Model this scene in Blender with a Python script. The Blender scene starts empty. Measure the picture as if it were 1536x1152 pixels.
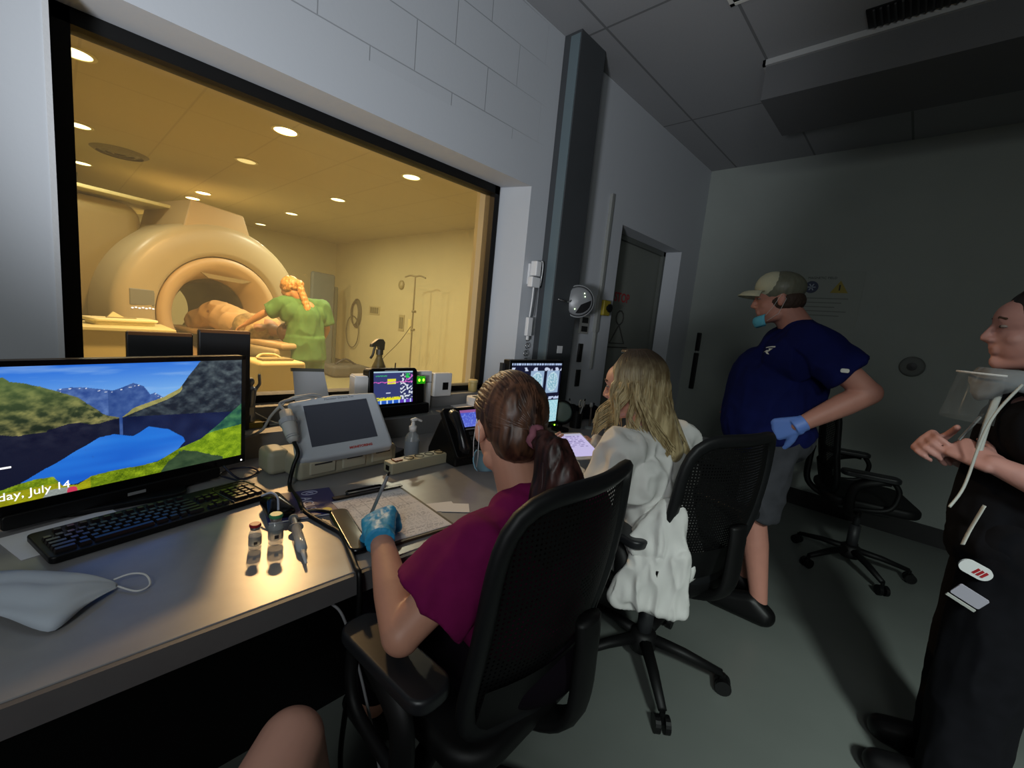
import bpy, bmesh, math, random
from mathutils import Vector as V, Matrix, noise, Euler
random.seed(7)
PI = math.pi
sc = bpy.context.scene
COL = sc.collection
R_ = math.radians

# ------------------------------------------------------------------ camera
F = 650.0
CAM = V((0, 0, 1.33))
ROWS = [V((0.6844613506582266, -0.7225445739588802, 0.09716994441542513)),
        V((-0.03593250493853686, -0.1665550677921425, -0.9853772193843315)),
        V((0.7281631098483075, 0.6709610629800624, -0.1399633431320728))]
cd = bpy.data.cameras.new('camera'); cam = bpy.data.objects.new('camera', cd); COL.objects.link(cam)
cd.sensor_width = 36; cd.lens = F / 1536 * 36; cd.clip_start = 0.02
r, d, f = ROWS
cam.matrix_world = Matrix(((r.x, -d.x, -f.x, CAM.x), (r.y, -d.y, -f.y, CAM.y), (r.z, -d.z, -f.z, CAM.z), (0, 0, 0, 1)))
sc.camera = cam
sc.view_settings.view_transform = 'Standard'
sc.view_settings.look = 'None'
sc.view_settings.exposure = 0.0

# ------------------------------------------------------------------ materials
def lin(c):
    c = c / 255.0
    return c / 12.92 if c <= 0.04045 else ((c + 0.055) / 1.055) ** 2.4
def rgb(*c):
    if len(c) == 1 and isinstance(c[0], str):
        h = c[0].lstrip('#'); c = [int(h[i:i+2], 16) for i in (0, 2, 4)]
    return (lin(c[0]), lin(c[1]), lin(c[2]), 1)
MC = {}
def mat(name, col='808080', rough=.5, metal=0, emit=0, var=0, vs=6, bump=0, bs=40, alpha=1, trans=0, sss=0, stretch=None, ecol=None, spec=.5, sheen=0):
    if name in MC: return MC[name]
    m = bpy.data.materials.new(name); m.use_nodes = True; nt = m.node_tree; N = nt.nodes; L = nt.links
    b = N['Principled BSDF']; c = rgb(col)
    b.inputs['Base Color'].default_value = c; b.inputs['Roughness'].default_value = rough; b.inputs['Metallic'].default_value = metal
    b.inputs['Specular IOR Level'].default_value = spec
    if sheen: b.inputs['Sheen Weight'].default_value = sheen
    if emit:
        b.inputs['Emission Color'].default_value = rgb(ecol or col); b.inputs['Emission Strength'].default_value = emit
    if trans:
        b.inputs['Transmission Weight'].default_value = trans
    if alpha < 1: b.inputs['Alpha'].default_value = alpha
    if var or bump:
        tc = N.new('ShaderNodeTexCoord'); mp = N.new('ShaderNodeMapping'); L.new(tc.outputs['Object'], mp.inputs[0])
        if stretch: mp.inputs['Scale'].default_value = stretch
    if var:
        n = N.new('ShaderNodeTexNoise'); n.inputs['Scale'].default_value = vs; n.inputs['Detail'].default_value = 5
        L.new(mp.outputs[0], n.inputs[0])
        cr = N.new('ShaderNodeMapRange'); cr.inputs[1].default_value = .3; cr.inputs[2].default_value = .7
        cr.inputs[3].default_value = 1 - var; cr.inputs[4].default_value = 1 + var; L.new(n.outputs[0], cr.inputs[0])
        mx = N.new('ShaderNodeVectorMath'); mx.operation = 'SCALE'; mx.inputs[0].default_value = c[:3]
        L.new(cr.outputs[0], mx.inputs['Scale']); L.new(mx.outputs[0], b.inputs['Base Color'])
    if bump:
        n2 = N.new('ShaderNodeTexNoise'); n2.inputs['Scale'].default_value = bs; n2.inputs['Detail'].default_value = 4; L.new(mp.outputs[0], n2.inputs[0])
        bp = N.new('ShaderNodeBump'); bp.inputs['Strength'].default_value = bump; bp.inputs['Distance'].default_value = .02
        L.new(n2.outputs[0], bp.inputs['Height']); L.new(bp.outputs[0], b.inputs['Normal'])
    MC[name] = m
    return m
def emis_attr(name, strength, base='101010'):
    m = bpy.data.materials.new(name); m.use_nodes = True; nt = m.node_tree; N = nt.nodes; L = nt.links
    b = N['Principled BSDF']; b.inputs['Base Color'].default_value = rgb(base); b.inputs['Roughness'].default_value = .25
    a = N.new('ShaderNodeAttribute'); a.attribute_name = 'col'
    L.new(a.outputs['Color'], b.inputs['Emission Color']); b.inputs['Emission Strength'].default_value = strength
    return m
def attr_mat(name, rough=.6):
    m = bpy.data.materials.new(name); m.use_nodes = True; nt = m.node_tree; N = nt.nodes; L = nt.links
    b = N['Principled BSDF']; b.inputs['Roughness'].default_value = rough
    a = N.new('ShaderNodeAttribute'); a.attribute_name = 'col'; L.new(a.outputs['Color'], b.inputs['Base Color'])
    return m

# ------------------------------------------------------------------ object helpers
def link(o, parent=None):
    COL.objects.link(o)
    if parent is not None:
        o.parent = parent
    return o
def obj(name, bm, m, parent=None, smooth=False, bevel=0, world=False, bseg=2):
    """bm is in the parent's local space, or in world space when world=True"""
    me = bpy.data.meshes.new(name)
    bmesh.ops.recalc_face_normals(bm, faces=bm.faces)
    bm.to_mesh(me); bm.free()
    if m is not None: me.materials.append(m)
    o = bpy.data.objects.new(name, me)
    if smooth:
        for p in me.polygons: p.use_smooth = True
    if world and parent is not None:
        mw = parent_matrix(parent); me.transform(mw.inverted())
    link(o, parent)
    if bevel:
        b = o.modifiers.new('bevel', 'BEVEL'); b.width = bevel; b.segments = bseg; b.limit_method = 'ANGLE'; b.angle_limit = R_(40)
        if bseg > 1:
            for p in me.polygons: p.use_smooth = True
            w = o.modifiers.new('wn', 'WEIGHTED_NORMAL')
    return o
def parent_matrix(o):
    m = Matrix.Translation(o.location) @ o.rotation_euler.to_matrix().to_4x4()
    return parent_matrix(o.parent) @ m if o.parent else m
def tag(o, label, cat, group=None, kind=None):
    if label: o['label'] = label
    if cat: o['category'] = cat
    if group: o['group'] = group
    if kind: o['kind'] = kind
    return o
def thing(name, label, cat, loc=(0, 0, 0), rot=(0, 0, 0), group=None):
    o = bpy.data.objects.new(name, None); link(o); o.empty_display_size = .05
    o.location = loc; o.rotation_euler = rot if hasattr(rot, '__len__') else (0, 0, rot)
    return tag(o, label, cat, group)
def struct(name, bm, m, parent=None, **k):
    o = obj(name, bm, m, parent, **k)
    if parent is None: o['kind'] = 'structure'
    return o
def BM(): return bmesh.new()
def box(bm, a, b, M=None):
    x0, y0, z0 = a; x1, y1, z1 = b
    vs = [V(p) for p in ((x0,y0,z0),(x1,y0,z0),(x1,y1,z0),(x0,y1,z0),(x0,y0,z1),(x1,y0,z1),(x1,y1,z1),(x0,y1,z1))]
    if M: vs = [M @ v for v in vs]
    v = [bm.verts.new(p) for p in vs]
    for q in ((0,3,2,1),(4,5,6,7),(0,1,5,4),(1,2,6,5),(2,3,7,6),(3,0,4,7)): bm.faces.new([v[i] for i in q])
    return bm
def prism(bm, pts, h0, h1, M=None):
    """pts: 2D polygon in local XY, extruded between z=h0 and h1"""
    lo = [V((p[0], p[1], h0)) for p in pts]; hi = [V((p[0], p[1], h1)) for p in pts]
    if M: lo = [M @ p for p in lo]; hi = [M @ p for p in hi]
    a = [bm.verts.new(p) for p in lo]; b = [bm.verts.new(p) for p in hi]
    n = len(pts); bm.faces.new(a[::-1]); bm.faces.new(b)
    for i in range(n): bm.faces.new((a[i], a[(i+1) % n], b[(i+1) % n], b[i]))
    return bm
def rrect(w, h, r, n=5, cx=0, cy=0):
    pts = []
    for sx, sy, a0 in ((1, 1, 0), (-1, 1, 90), (-1, -1, 180), (1, -1, 270)):
        for i in range(n + 1):
            a = R_(a0 + 90 * i / n); pts.append((cx + sx * (w / 2 - r) + r * math.cos(a), cy + sy * (h / 2 - r) + r * math.sin(a)))
    return pts
def frame_of(d):
    d = d.normalized(); u = d.cross(V((0, 0, 1)))
    if u.length < 1e-3: u = V((1, 0, 0))
    u.normalize(); return u, d.cross(u).normalized()
def tube(bm, pts, rad, seg=10, closed=False, flat=None):
    """sweep; rad number or list; flat=(a,b) scale of the section axes"""
    pts = [V(p) for p in pts]; n = len(pts); rings = []
    d0 = (pts[1] - pts[0]); u, w = frame_of(d0)
    for i, p in enumerate(pts):
        if closed: d = pts[(i + 1) % n] - pts[i - 1]
        else: d = pts[min(i + 1, n - 1)] - pts[max(i - 1, 0)]
        if d.length < 1e-9: d = d0
        d.normalize()
        u = u - d * u.dot(d)
        if u.length < 1e-6: u = frame_of(d)[0]
        u.normalize(); w = d.cross(u)
        rr = rad[i] if hasattr(rad, '__len__') else rad
        fa, fb = flat or (1, 1)
        rings.append([bm.verts.new(p + (u * math.cos(2*PI*k/seg) * fa + w * math.sin(2*PI*k/seg) * fb) * rr) for k in range(seg)])
    for i in range(n if closed else n - 1):
        a, b = rings[i], rings[(i + 1) % n]
        for k in range(seg): bm.faces.new((a[k], a[(k+1) % seg], b[(k+1) % seg], b[k]))
    if not closed:
        bm.faces.new(rings[0][::-1]); bm.faces.new(rings[-1])
    return bm
def cyl(bm, a, b, ra, rb=None, seg=20): return tube(bm, [a, b], [ra, ra if rb is None else rb], seg)
def lathe(bm, prof, M=None, seg=32, cap=True):
    """prof [(r,z)], around local Z"""
    rings = []
    for r0, z in prof:
        ps = [V((r0 * math.cos(2*PI*k/seg), r0 * math.sin(2*PI*k/seg), z)) for k in range(seg)]
        if M: ps = [M @ p for p in ps]
        rings.append([bm.verts.new(p) for p in ps])
    for a, b in zip(rings, rings[1:]):
        for k in range(seg): bm.faces.new((a[k], a[(k+1) % seg], b[(k+1) % seg], b[k]))
    if cap:
        bm.faces.new(rings[0][::-1]); bm.faces.new(rings[-1])
    return bm
def ball(bm, c, r3, M=None, u=20, v=14):
    T = (M or Matrix.Identity(4)) @ Matrix.Translation(c) @ Matrix.Diagonal((*(r3 if hasattr(r3, '__len__') else (r3,)*3), 1))
    bmesh.ops.create_uvsphere(bm, u_segments=u, v_segments=v, radius=1, matrix=T); return bm
def smoothpath(pts, n=6, closed=False):
    P = [V(p) for p in pts]; out = []; N = len(P)
    rng = N if closed else N - 1
    for i in range(rng):
        g = lambda k: P[k % N] if closed else P[max(0, min(N - 1, k))]
        p0, p1, p2, p3 = g(i-1), g(i), g(i+1), g(i+2)
        for k in range(n):
            t = k / n
            out.append(.5 * ((2*p1) + (p2-p0)*t + (2*p0-5*p1+4*p2-p3)*t*t + (-p0+3*p1-3*p2+p3)*t**3))
    if not closed: out.append(P[-1])
    return out
# prims for organic bodies: each is a small closed convex mesh, all merged by a voxel remesh
def _ico(sub):
    b = bmesh.new(); bmesh.ops.create_icosphere(b, subdivisions=sub, radius=1)
    r = ([v.co.copy() for v in b.verts], [[v.index for v in f_.verts] for f_ in b.faces]); b.free(); return r
ICO_P, ICO_F = _ico(3)
ICO2_P, _ = _ico(2)
def ico_pts(): return ICO2_P
def hull(bm, pts):
    t = bmesh.new(); vs = [t.verts.new(p) for p in pts]
    bmesh.ops.convex_hull(t, input=vs)
    bmesh.ops.delete(t, geom=[v for v in t.verts if not v.link_faces], context='VERTS')
    bmesh.ops.recalc_face_normals(t, faces=t.faces)
    me = bpy.data.meshes.new('t'); t.to_mesh(me); t.free(); bm.from_mesh(me); bpy.data.meshes.remove(me)
def cap(bm, a, ra, b, rb, M=None):
    """round cone from sphere (a, ra) to sphere (b, rb)"""
    a = V(a); b = V(b); L_ = (b - a).length
    if L_ <= abs(ra - rb) + 1e-5:
        c, r0 = (a, ra) if ra > rb else (b, rb); return ell(bm, c, (r0, r0, r0), M)
    d = (b - a) / L_; u, w = frame_of(d); ph = math.asin((ra - rb) / L_); S = 20; K = 6; rings = []
    for k in range(1, K + 1):
        t_ = (PI/2 - ph) * k / K; rings.append((a - d * ra * math.cos(t_), ra * math.sin(t_)))
    # t_ measured from the back pole; last ring is the tangent ring
    rings = [(a - d * ra * math.cos((PI/2 + ph) * k / K), ra * math.sin((PI/2 + ph) * k / K)) for k in range(1, K + 1)]
    rings += [(b + d * rb * math.cos((PI/2 - ph) * k / K), rb * math.sin((PI/2 - ph) * k / K)) for k in range(K, 0, -1)]
    T = (lambda p: M @ p) if M else (lambda p: p)
    R = [[bm.verts.new(T(c + (u * math.cos(2*PI*i/S) + w * math.sin(2*PI*i/S)) * r0)) for i in range(S)] for c, r0 in rings]
    p0 = bm.verts.new(T(a - d * ra)); p1 = bm.verts.new(T(b + d * rb))
    for x, y in zip(R, R[1:]):
        for i in range(S): bm.faces.new((x[i], x[(i+1) % S], y[(i+1) % S], y[i]))
    for i in range(S): bm.faces.new((p0, R[0][(i+1) % S], R[0][i])); bm.faces.new((p1, R[-1][i], R[-1][(i+1) % S]))
def ell(bm, c, r3, M=None):
    c = V(c); T = (lambda p: M @ p) if M else (lambda p: p)
    vs = [bm.verts.new(T(c + V((p.x*r3[0], p.y*r3[1], p.z*r3[2])))) for p in ICO_P]
    for q in ICO_F: bm.faces.new([vs[i] for i in q])
def hull_s(bm, sph):
    hull(bm, [V(c) + p * r0 for c, r0 in sph for p in ico_pts()])
def frus(bm, a, ra, b, rb, fa=1, fb=1):
    """flat-ended frustum"""
    a = V(a); b = V(b); u, w = frame_of(b - a); pts = []
    for c, r0 in ((a, ra), (b, rb)):
        for k in range(28): pts.append(c + (u * math.cos(2*PI*k/28) * fa + w * math.sin(2*PI*k/28) * fb) * r0)
    hull(bm, pts)
def blob(name, bm, m, parent=None, vox=.006, smooth=4, fold=None, world=True, hollow=None):
    return blob_(name, bm, m, parent, vox, smooth, fold, world)
def blob_(name, bm, m, parent=None, vox=.006, smooth=4, fold=None, world=True):
    """voxel-merge everything in bm into one continuous surface"""
    me = bpy.data.meshes.new(name); bm.to_mesh(me); bm.free()
    t = bpy.data.objects.new('t', me); COL.objects.link(t)
    rm = t.modifiers.new('r', 'REMESH'); rm.mode = 'VOXEL'; rm.voxel_size = vox; rm.adaptivity = 0
    sm = t.modifiers.new('s', 'SMOOTH'); sm.factor = .5; sm.iterations = smooth
    dg = bpy.context.evaluated_depsgraph_get(); dg.update()
    nm = bpy.data.meshes.new_from_object(t.evaluated_get(dg)); bpy.data.objects.remove(t); bpy.data.meshes.remove(me)
    nm.name = name
    if fold:
        amp, s, st = fold
        nn_ = [v.normal.copy() for v in nm.vertices]
        for v in nm.vertices:
            p = v.co; q = V((p.x * s * st[0], p.y * s * st[1], p.z * s * st[2]))
            k = noise.noise(q) + .5 * noise.noise(q * 2.1)
            k = 1 - abs(k) * 2.2
            v.co += nn_[v.index] * amp * (max(k, -.7) + .1)
    nm.materials.clear(); nm.materials.append(m)
    for p in nm.polygons: p.use_smooth = True
    if world and parent is not None: nm.transform(parent_matrix(parent).inverted())
    o = bpy.data.objects.new(name, nm); link(o, parent)
    return o
def textobj(name, s, size, m, M, parent=None, ext=.0004, align='LEFT', bold=0):
    c = bpy.data.curves.new('t', 'FONT'); c.body = s; c.size = size; c.extrude = ext; c.align_x = align; c.align_y = 'CENTER'; c.offset = bold
    c.resolution_u = 3
    t = bpy.data.objects.new('t', c); COL.objects.link(t)
    dg = bpy.context.evaluated_depsgraph_get(); dg.update()
    me = bpy.data.meshes.new_from_object(t.evaluated_get(dg)); bpy.data.objects.remove(t); bpy.data.curves.remove(c)
    me.transform(M); me.name = name; me.materials.clear(); me.materials.append(m)
    if parent is not None: me.transform(parent_matrix(parent).inverted())
    return link(bpy.data.objects.new(name, me), parent)
def plane_M(o, right, up):
    """local x=right, y=up, z = right x up (towards viewer)"""
    right = V(right).normalized(); up = V(up).normalized(); n = right.cross(up)
    return Matrix(((right.x, up.x, n.x, o[0]), (right.y, up.y, n.y, o[1]), (right.z, up.z, n.z, o[2]), (0, 0, 0, 1)))
def picture(name, w, h, nx, ny, fn, m, M, parent=None, world=True):
    """a flat grid whose vertex colours come from fn(u,v)"""
    vs = []; cols = []
    for j in range(ny + 1):
        for i in range(nx + 1):
            u = i / nx; v = j / ny; vs.append(M @ V((u * w, v * h, 0))); c = fn(u, v); cols.extend((lin(c[0]), lin(c[1]), lin(c[2]), 1))
    fs = [(j*(nx+1)+i, j*(nx+1)+i+1, (j+1)*(nx+1)+i+1, (j+1)*(nx+1)+i) for j in range(ny) for i in range(nx)]
    me = bpy.data.meshes.new(name); me.from_pydata(vs, [], fs)
    a = me.color_attributes.new('col', 'FLOAT_COLOR', 'POINT'); a.data.foreach_set('color', cols)
    me.materials.append(m)
    if world and parent is not None: me.transform(parent_matrix(parent).inverted())
    return link(bpy.data.objects.new(name, me), parent)
def inpoly(u, v, P):
    c = False; n = len(P); j = n - 1
    for i in range(n):
        if (P[i][1] > v) != (P[j][1] > v) and u < (P[j][0]-P[i][0]) * (v-P[i][1]) / (P[j][1]-P[i][1]) + P[i][0]: c = not c
        j = i
    return c
def fb(u, v, s, k=0): return noise.fractal(V((u * s, v * s, k)), 0.9, 2.1, 5)
def nz(u, v, s, k=0): return noise.noise(V((u * s, v * s, k)))
def interp(P, u):
    for a, b in zip(P, P[1:]):
        if a[0] <= u <= b[0]: return a[1] + (b[1]-a[1]) * (u-a[0]) / max(1e-6, b[0]-a[0])
    return P[0][1] if u < P[0][0] else P[-1][1]
def mixc(a, b, t): t = max(0, min(1, t)); return [a[i] + (b[i]-a[i]) * t for i in range(3)]

# common materials
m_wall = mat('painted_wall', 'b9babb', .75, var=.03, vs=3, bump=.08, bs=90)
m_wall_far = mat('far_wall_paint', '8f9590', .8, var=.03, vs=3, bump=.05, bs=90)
m_trim = mat('white_trim', 'c8c8c2', .6)
m_black = mat('black_plastic', '0a0a0b', .45, spec=.3)
m_blackg = mat('glossy_black', '08080a', .2)
m_blackr = mat('black_rubber_frame', '070707', .6, spec=.25)
m_white = mat('white_plastic', 'd8d9da', .4)
m_offw = mat('ivory_plastic', 'b9b7a4', .45)
m_grey = mat('grey_plastic', '8f9294', .5)
m_dgrey = mat('dark_grey_plastic', '2a2b2e', .5)
m_metal = mat('brushed_metal', 'a8a8a8', .3, metal=1)
m_skin = mat('skin', 'c58f78', .5, var=.06, vs=12)
m_skin2 = mat('pale_skin', 'cf9c8a', .5, var=.06, vs=12)
m_paper = mat('paper', 'e4e4e6', .8)
m_red = mat('red_plastic', 'a01820', .4)
m_blkcloth = mat('black_cloth', '0b0b10', .9, var=.2, vs=30, spec=.15)

# ------------------------------------------------------------------ ROOM SHELL
YW = 1.75; YG = 1.97; XF = 4.43; HC = 2.95
# block wall material: painted concrete blocks in a real brick pattern
def block_mat():
    m = bpy.data.materials.new('painted_block_wall'); m.use_nodes = True; nt = m.node_tree; N = nt.nodes; L = nt.links
    b = N['Principled BSDF']; b.inputs['Base Color'].default_value = rgb('b4b8bd'); b.inputs['Roughness'].default_value = .7
    tc = N.new('ShaderNodeTexCoord'); sp = N.new('ShaderNodeSeparateXYZ'); cb = N.new('ShaderNodeCombineXYZ')
    L.new(tc.outputs['Object'], sp.inputs[0])
    ax = N.new('ShaderNodeMath'); ax.operation = 'ADD'; ax.inputs[1].default_value = 5 * .4064 - 1.102 - .2032
    az = N.new('ShaderNodeMath'); az.operation = 'SUBTRACT'; az.inputs[1].default_value = 2.34 - 20 * .2
    L.new(sp.outputs[0], ax.inputs[0]); L.new(sp.outputs[2], az.inputs[0]); L.new(ax.outputs[0], cb.inputs[0]); L.new(az.outputs[0], cb.inputs[1])
    bk = N.new('ShaderNodeTexBrick'); L.new(cb.outputs[0], bk.inputs[0])
    bk.inputs['Scale'].default_value = 1; bk.inputs['Brick Width'].default_value = .4064; bk.inputs['Row Height'].default_value = .2
    bk.inputs['Mortar Size'].default_value = .0032; bk.inputs['Mortar Smooth'].default_value = .6; bk.offset = .5
    bk.inputs['Color1'].default_value = (1, 1, 1, 1); bk.inputs['Color2'].default_value = (.97, .97, .97, 1); bk.inputs['Mortar'].default_value = (0.62, .62, .62, 1)
    # joints only on the wall above the plastered window surround, painted out right of the window
    gz = N.new('ShaderNodeMath'); gz.operation = 'GREATER_THAN'; gz.inputs[1].default_value = 2.285; L.new(sp.outputs[2], gz.inputs[0])
    gx = N.new('ShaderNodeMapRange'); gx.inputs[1].default_value = 1.55; gx.inputs[2].default_value = 2.0; gx.inputs[3].default_value = 1; gx.inputs[4].default_value = 0
    L.new(sp.outputs[0], gx.inputs[0])
    mk = N.new('ShaderNodeMath'); mk.operation = 'MULTIPLY'; L.new(gz.outputs[0], mk.inputs[0]); L.new(gx.outputs[0], mk.inputs[1])
    mx = N.new('ShaderNodeMix'); mx.data_type = 'RGBA'; mx.inputs['A'].default_value = (1, 1, 1, 1); L.new(mk.outputs[0], mx.inputs['Factor']); L.new(bk.outputs['Color'], mx.inputs['B'])
    ml = N.new('ShaderNodeMix'); ml.data_type = 'RGBA'; ml.blend_type = 'MULTIPLY'; ml.inputs['Factor'].default_value = 1
    ml.inputs['A'].default_value = rgb('b4b8bd'); L.new(mx.outputs['Result'], ml.inputs['B']); L.new(ml.outputs['Result'], b.inputs['Base Color'])
    n = N.new('ShaderNodeTexNoise'); n.inputs['Scale'].default_value = 60; L.new(tc.outputs['Object'], n.inputs[0])
    ad = N.new('ShaderNodeMath'); ad.operation = 'MULTIPLY_ADD'; ad.inputs[1].default_value = .12; L.new(n.outputs[0], ad.inputs[0]); L.new(mx.outputs['Result'], ad.inputs[2])
    bp = N.new('ShaderNodeBump'); bp.inputs['Strength'].default_value = .5; bp.inputs['Distance'].default_value = .006
    L.new(ad.outputs[0], bp.inputs['Height']); L.new(bp.outputs[0], b.inputs['Normal'])
    return m
m_block = block_mat()
# wall with the observation window and the door
WX0, WX1, WZ0, WZ1 = .03, 1.9, .90, 2.10
bm = BM(); X0 = -2.0
box(bm, (X0, YW, 0), (WX0, 2.1, HC)); box(bm, (WX0, YW, WZ1), (WX1, 2.1, HC)); box(bm, (WX0, 1.86, 0), (WX1, 2.1, WZ0))
DX0, DX1, DZ = 2.93, 4.02, 2.12
# splayed right jamb
prism(bm, [(WX1, YW), (DX0, YW), (DX0, 2.1), (WX1 - .07, 2.1), (WX1 - .07, YG)], 0, HC)
box(bm, (DX0, YW, DZ), (DX1, 2.1, HC)); box(bm, (DX1, YW, 0), (XF, 2.1, HC))
struct('wall_window', bm, m_block)
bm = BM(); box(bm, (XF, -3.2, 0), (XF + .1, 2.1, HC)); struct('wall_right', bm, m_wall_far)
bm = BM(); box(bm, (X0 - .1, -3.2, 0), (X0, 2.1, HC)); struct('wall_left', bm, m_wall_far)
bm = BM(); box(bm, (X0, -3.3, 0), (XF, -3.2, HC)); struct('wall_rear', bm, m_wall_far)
m_floor = mat('vinyl_floor', '6b706c', .38, var=.07, vs=2.5)
bm = BM(); box(bm, (X0, -3.2, -.05), (XF, 1.75, 0)); struct('floor', bm, m_floor)
bm = BM(); box(bm, (DX0, 1.75, -.05), (DX1, 1.95, 0)); struct('floor_threshold', bm, m_floor)
# ceiling with tile grid
def grid_ceiling(name, col, ox, oy, sx, sy, dark=.5):
    m = bpy.data.materials.new(name); m.use_nodes = True; nt = m.node_tree; N = nt.nodes; L = nt.links
    b = N['Principled BSDF']; b.inputs['Roughness'].default_value = .9
    tc = N.new('ShaderNodeTexCoord'); sp = N.new('ShaderNodeSeparateXYZ'); L.new(tc.outputs['Object'], sp.inputs[0])
    outs = []
    for ax, o_, s in ((0, ox, sx), (1, oy, sy)):
        a = N.new('ShaderNodeMath'); a.operation = 'SUBTRACT'; a.inputs[1].default_value = o_ - 30 * s; L.new(sp.outputs[ax], a.inputs[0])
        w = N.new('ShaderNodeMath'); w.operation = 'MODULO'; w.inputs[1].default_value = s; L.new(a.outputs[0], w.inputs[0])
        l = N.new('ShaderNodeMath'); l.operation = 'LESS_THAN'; l.inputs[1].default_value = .014; L.new(w.outputs[0], l.inputs[0]); outs.append(l)
    mxm = N.new('ShaderNodeMath'); mxm.operation = 'MAXIMUM'; L.new(outs[0].outputs[0], mxm.inputs[0]); L.new(outs[1].outputs[0], mxm.inputs[1])
    n = N.new('ShaderNodeTexNoise'); n.inputs['Scale'].default_value = 120; L.new(tc.outputs['Object'], n.inputs[0])
    mr = N.new('ShaderNodeMapRange'); mr.inputs[3].default_value = .93; mr.inputs[4].default_value = 1.05; L.new(n.outputs[0], mr.inputs[0])
    vm = N.new('ShaderNodeVectorMath'); vm.operation = 'SCALE'; vm.inputs[0].default_value = rgb(col)[:3]; L.new(mr.outputs[0], vm.inputs['Scale'])
    mx = N.new('ShaderNodeMix'); mx.data_type = 'RGBA'; L.new(mxm.outputs[0], mx.inputs['Factor']); L.new(vm.outputs[0], mx.inputs['A'])
    c = rgb(col); mx.inputs['B'].default_value = (c[0]*dark, c[1]*dark, c[2]*dark, 1); L.new(mx.outputs['Result'], b.inputs['Base Color'])
    return m
bm = BM(); box(bm, (X0, -3.2, HC), (XF, 2.1, HC + .05)); struct('ceiling', bm, grid_ceiling('ceiling_tiles', '8c8d8f', 2.12, 1.52, 1.22, .61))
# drop bulkhead in the ceiling corner
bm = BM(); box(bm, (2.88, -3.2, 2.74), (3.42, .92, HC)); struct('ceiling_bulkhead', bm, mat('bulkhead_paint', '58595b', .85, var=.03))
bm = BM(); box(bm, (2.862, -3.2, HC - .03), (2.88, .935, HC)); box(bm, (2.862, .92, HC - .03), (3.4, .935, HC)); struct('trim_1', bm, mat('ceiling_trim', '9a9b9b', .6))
# baseboards
m_base = mat('black_baseboard', '0c0c0c', .5)
bm = BM(); box(bm, (XF - .012, -3.2, 0), (XF, 1.75, .14)); struct('baseboard_right', bm, m_base)
bm = BM(); box(bm, (2.0, YW - .012, 0), (DX0, YW, .14)); box(bm, (DX1, YW - .012, 0), (XF, YW, .14)); struct('baseboard_window', bm, m_base)
# window frame and pane
bm = BM(); xr = WX1 - .072; ft = .045
box(bm, (WX0, YG - .04, WZ0), (WX0 + ft, YG + .04, WZ1)); box(bm, (xr - ft * .8, YG - .04, WZ0), (xr, YG + .04, WZ1))
box(bm, (WX0, YG - .04, WZ1 - ft), (xr, YG + .04, WZ1)); box(bm, (WX0, YG - .04, WZ0), (xr, YG + .04, WZ0 + .035))
wf = struct('window_1', bm, m_blackr)
def glass_mat():
    m = bpy.data.materials.new('tinted_glass'); m.use_nodes = True; nt = m.node_tree; N = nt.nodes; L = nt.links
    N.remove(N['Principled BSDF']); out = N['Material Output']
    t = N.new('ShaderNodeBsdfTransparent'); t.inputs[0].default_value = (.94, .92, .84, 1)
    g = N.new('ShaderNodeBsdfGlossy'); g.inputs['Roughness'].default_value = .02; g.inputs[0].default_value = (1, 1, 1, 1)
    fr = N.new('ShaderNodeFresnel'); fr.inputs[0].default_value = 1.4
    mx = N.new('ShaderNodeMixShader'); L.new(fr.outputs[0], mx.inputs[0]); L.new(t.outputs[0], mx.inputs[1]); L.new(g.outputs[0], mx.inputs[2])
    tl = N.new('ShaderNodeBsdfTranslucent'); tl.inputs[0].default_value = (.9, .85, .7, 1); m2_ = N.new('ShaderNodeMixShader'); m2_.inputs[0].default_value = .09  # translucent share mixed in to imitate haze on the pane
    L.new(mx.outputs[0], m2_.inputs[1]); L.new(tl.outputs[0], m2_.inputs[2]); L.new(m2_.outputs[0], out.inputs[0]); return m
m_glass = glass_mat()
bm = BM(); v = [bm.verts.new(p) for p in ((WX0 + ft, YG, WZ0 + .035), (xr - ft*.8, YG, WZ0 + .035), (xr - ft*.8, YG, WZ1 - ft), (WX0 + ft, YG, WZ1 - ft))]; bm.faces.new(v)
obj('window_pane', bm, m_glass, wf)
# the thin pale edge strip on the left of the window and corner bead
bm = BM(); box(bm, (WX0 - .012, YW - .003, .84), (WX0, YW + .005, WZ1 + .02)); struct('trim_2', bm, m_wall)
# door 
m_door = mat('door_paint', '6f736c', .6, var=.03)
bm = BM(); box(bm, (DX0 + .03, 1.93, 0.005), (DX1 - .03, 1.98, DZ - .03)); dr = struct('door_1', bm, m_door, bevel=.004)
bm = BM(); box(bm, (DX0, 1.90, 0), (DX0 + .04, 2.0, DZ)); box(bm, (DX1 - .04, 1.90, 0), (DX1, 2.0, DZ)); box(bm, (DX0, 1.90, DZ - .04), (DX1, 2.0, DZ)); obj('door_frame', bm, mat('door_frame_paint', '565a55', .6), dr)
bm = BM(); lathe(bm, [(.028, 0), (.028, .012), (.012, .016), (.012, .05)], Matrix.Translation((3.88, 1.93, 1.02)) @ Matrix.Rotation(PI/2, 4, 'X')); box(bm, (3.76, 1.872, 1.01), (3.89, 1.885, 1.03)); obj('door_handle', bm, m_metal, dr)
Ms = plane_M((3.24, 1.927, 1.625), (1, 0, 0), (0, 0, 1))
textobj('door_text', 'STOP', .105, mat('red_sign_ink', '9c2b30', .6), Ms, dr, bold=.002)
bm = BM()
bx = lambda a, b: box(bm, (a[0], 1.925, a[1]), (b[0], 1.929, b[1]))
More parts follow.
